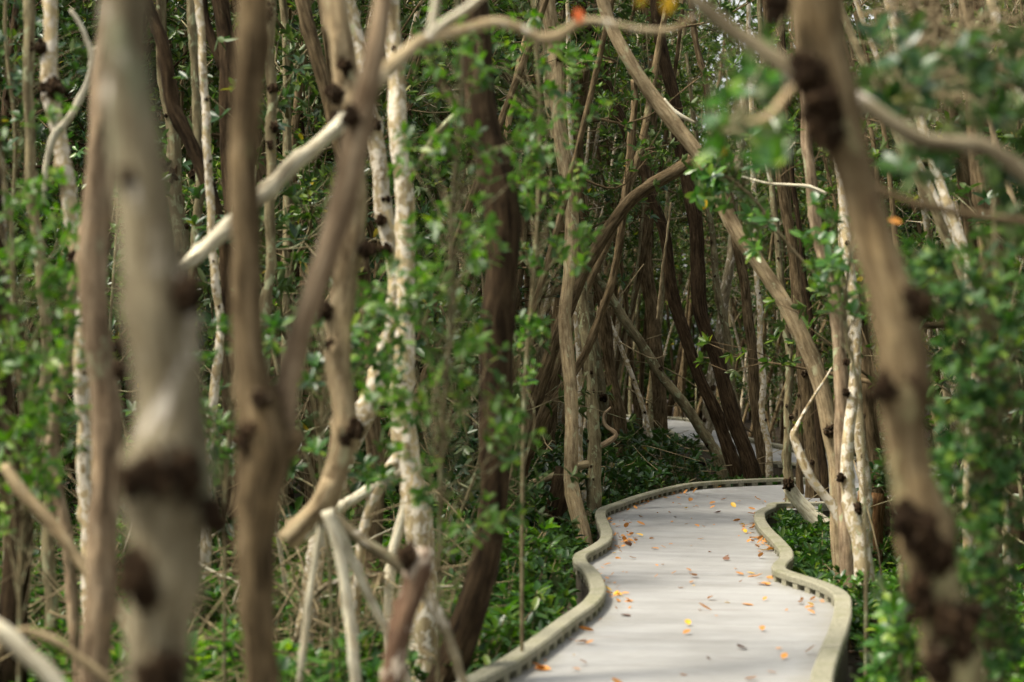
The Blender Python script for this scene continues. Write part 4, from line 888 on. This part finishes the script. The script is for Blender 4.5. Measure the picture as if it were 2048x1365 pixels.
# ------------------------------------------------------------------ undergrowth
def shrub(seed, h, n, size, mat):
    global rng
    keep = rng; rng = np.random.default_rng(seed)
    tw, lf = MB(), Leafer()
    for i in range(n):
        a = rng.uniform(0, 6.28); r = .42*math.sqrt(rng.random()); b = np.array([r*.5*math.cos(a), r*.5*math.sin(a), -.05])
        hh = h*rng.uniform(.55, 1.05); t = np.array([r*math.cos(a)*1.2, r*math.sin(a)*1.2, hh]); m = (b+t)/2+rng.normal(0, .04, 3)
        s = spline([b, m, t], n=3); tube(tw, s, np.linspace(.007, .003, len(s)), 4)
        ax = unit(t-m+np.array([0, 0, .15])); lf.sprig(t, ax, size, 8); lf.sprig(t-ax*.10, ax+rng.normal(0, .3, 3), size, 6)
        if rng.random() < .7: lf.sprig(m+rng.normal(0, .05, 3), ax+rng.normal(0, .5, 3), size*.9, 5)
    p = [('stems', tw.build('stems', M['twig'], data_only=True))]
    lm = MB(); lf.to(lm, .38, True); p.append(('foliage', lm.build('foliage', M[mat], data_only=True)))
    rng = keep
    return p
SH = {'dark': [shrub(500+i, .75+.1*i, 16, .145, 'leaf_dark') for i in range(4)], 'bright': [shrub(520+i, .62+.1*i, 22, .115, ('leaf_blue', 'leaf_bright', 'leaf_blue')[i]) for i in range(3)]}
def bank(n, dr, xf, kind, label, group, clear=(.36, 9), gap=.35, sc=(.8, 1.15), avoid=None):
    k = tries = 0
    while k < n and tries < n*80:
        tries += 1
        d = rng.uniform(*dr); x = xf(d); c = path_dist(x, d)
        if 16 < d < 19.4 and abs((x/d*F+CX)-1158) < 48: continue
        if not clear[0] < c-.42*0.5 < clear[1]: continue
        if any((x-a)**2+(d-b)**2 < gap*gap for a, b in stk): continue
        stk.append((x, d)); s = rng.uniform(*sc)
        place(SH[kind][int(rng.integers(0, len(SH[kind])))], 'mangrove_shrub', (x, d, gz(x, d)), rng.uniform(0, 6.28), s, label, 'shrub', group); k += 1
stk = []
lx = lambda y: float(np.interp(y, *zip(*[(b, a) for a, b in Lk if b < 25.7 and a < 3])))
bank(82, (20.5, 36), lambda d: rng.uniform(-2.2, 3.0 if d < 26 else 2.5), 'dark', 'low dark green mangrove shrub left of the boardwalk bend', 'dark shrubs left of the boardwalk bend', gap=.36)
bank(50, (9.5, 20.5), lambda d: lx(d)-rng.uniform(.25, 3.0), 'bright', 'low fresh green mangrove shrub beside the near left kerb', 'fresh green shrubs beside the near left kerb', clear=(.28, 9), gap=.36, sc=(.75, 1.1))
rx = lambda y: float(np.interp(y, *zip(*[(b, a) for a, b in Rk if b < 21.4])))
bank(56, (11.5, 20.5), lambda d: rx(d)+rng.uniform(.15, 1.0)*rng.uniform(.2, 3.6), 'bright', 'low green mangrove shrub beside the right kerb', 'green shrubs beside the right kerb', clear=(.25, 9), gap=.33, sc=(.5, .85))
bank(24, (7, 12), lambda d: rng.uniform(1.9, 4.5), 'bright', 'blurred green mangrove shrub in the bottom right', 'blurred shrubs in the bottom right', gap=.36, sc=(.9, 1.2))
bank(60, (7.5, 20), lambda d: -rng.uniform(.12, 1)*d*.28, 'bright', 'green mangrove shrub among the left prop roots', 'shrubs among the left prop roots', gap=.45, sc=(.6, 1.0))
bank(24, (33, 46), lambda d: rng.uniform(5.6, 11), 'dark', 'dark green mangrove shrub beyond the first bend', 'dark shrubs beyond the first bend', gap=.45, sc=(.5, .8))

# dry twigs and sticks tangled on the banks
def tangle(name, label, n, xr, yr, zr, L, r, mat='twig'):
    mb = MB()
    k = 0
    while k < n:
        x, y = rng.uniform(*xr), rng.uniform(*yr)
        if path_dist(x, y) < .35: continue
        z = gz(x, y)+rng.uniform(*zr); a = rng.uniform(0, 6.28); d = np.array([math.cos(a), math.sin(a)*.7, rng.normal(0, .45)]); l = rng.uniform(*L)
        p0 = np.array([x, y, z]); p1 = p0+d*l*.5+rng.normal(0, .14*l, 3); p2 = p0+d*l+rng.normal(0, .2*l, 3)
        if min(path_dist(*(p0*(1-t)+p2*t)[:2]) for t in (.25, .5, .75, 1)) < .3 or path_dist(p1[0], p1[1]) < .3: continue
        rr = rng.uniform(*r); s = spline([p0, p1, p2], n=5); tube(mb, s, np.linspace(rr, rr*.35, len(s)), 5, 0, 0, k*.3); k += 1
    tag(mb.build(name, M[mat]), label, kind='stuff')
tangle('dry_twigs', 'tangle of dry twigs under the prop roots', 560, (-3.4, 0.1), (8, 16), (.05, .85), (.4, 1.4), (.0025, .008))
tangle('dead_roots', 'pale dead roots crossing under the prop root trees', 22, (-3.6, -0.1), (10.5, 15), (.05, .7), (.8, 1.8), (.008, .016), 'root')
tangle('dry_sticks', 'dead sticks among the dark shrubs', 150, (-2.0, 3.2), (20, 34), (.05, .9), (.5, 1.8), (.004, .014))
tangle('dry_branches', 'pale dead branches in the forest understorey', 260, (-9, 11), (18, 60), (.2, 5.5), (.8, 2.6), (.006, .018))
tangle('dry_sticks', 'dead sticks on the right bank', 70, (2.4, 6), (12, 22), (.03, .35), (.4, 1.4), (.005, .014))

# low seedlings and litter covering the mud
mb = MB(); lf = Leafer(); k = 0
while k < 7800:
    d = math.sqrt(rng.uniform(49, 1600)); x = rng.uniform(-.33, .33)*d
    k += 1
    if path_dist(x, d) < .16: continue
    if noise.noise((x*.6, d*.6, 1.7)) < -.15: continue
    lf.sprig((x, d, gz(x, d)+rng.uniform(.04, .36)), np.array([rng.normal(0, .3), rng.normal(0, .3), 1]), .11, 6)
k = 0
while k < 3400:                                     # thickest along both kerbs
    l, r = deckpairs[int(rng.integers(60, 235))]; u = unit(r-l)
    q = (l-u*(.16+abs(rng.normal(0, .8)))) if rng.random() < .55 else (r+u*(.16+abs(rng.normal(0, .8))))
    k += 1
    if path_dist(q[0], q[1]) < .15: continue
    lf.sprig((q[0], q[1], gz(q[0], q[1])+rng.uniform(.10, .50)), np.array([rng.normal(0, .3), rng.normal(0, .3), 1]), .115, 7)
lf.to(mb, .4); tag(mb.build('ground_cover', M['leaf_mid']), 'low mangrove seedlings covering the mud', kind='stuff')
mb = MB(); n = 9000
d = np.sqrt(rng.uniform(49, 1600, n)); x = rng.uniform(-.33, .33, n)*d
keep = path_dists(np.stack([x, d], -1)) > .12; x, d = x[keep], d[keep]; n = len(x)
z = np.array([gz(a, b)+.012 for a, b in zip(x, d)])
leaves(mb, np.stack([x, d, z], -1), np.stack([rng.normal(0, 1, n), rng.normal(0, 1, n), rng.normal(0, .15, n)], -1), np.tile([0, 0, 1.], (n, 1))+rng.normal(0, .25, (n, 3)), rng.uniform(.06, .12, n), .45)
tag(mb.build('leaf_litter', M['leaf_brown']), 'brown dead leaves littering the mud', kind='stuff')
print('objects', len(bpy.data.objects))
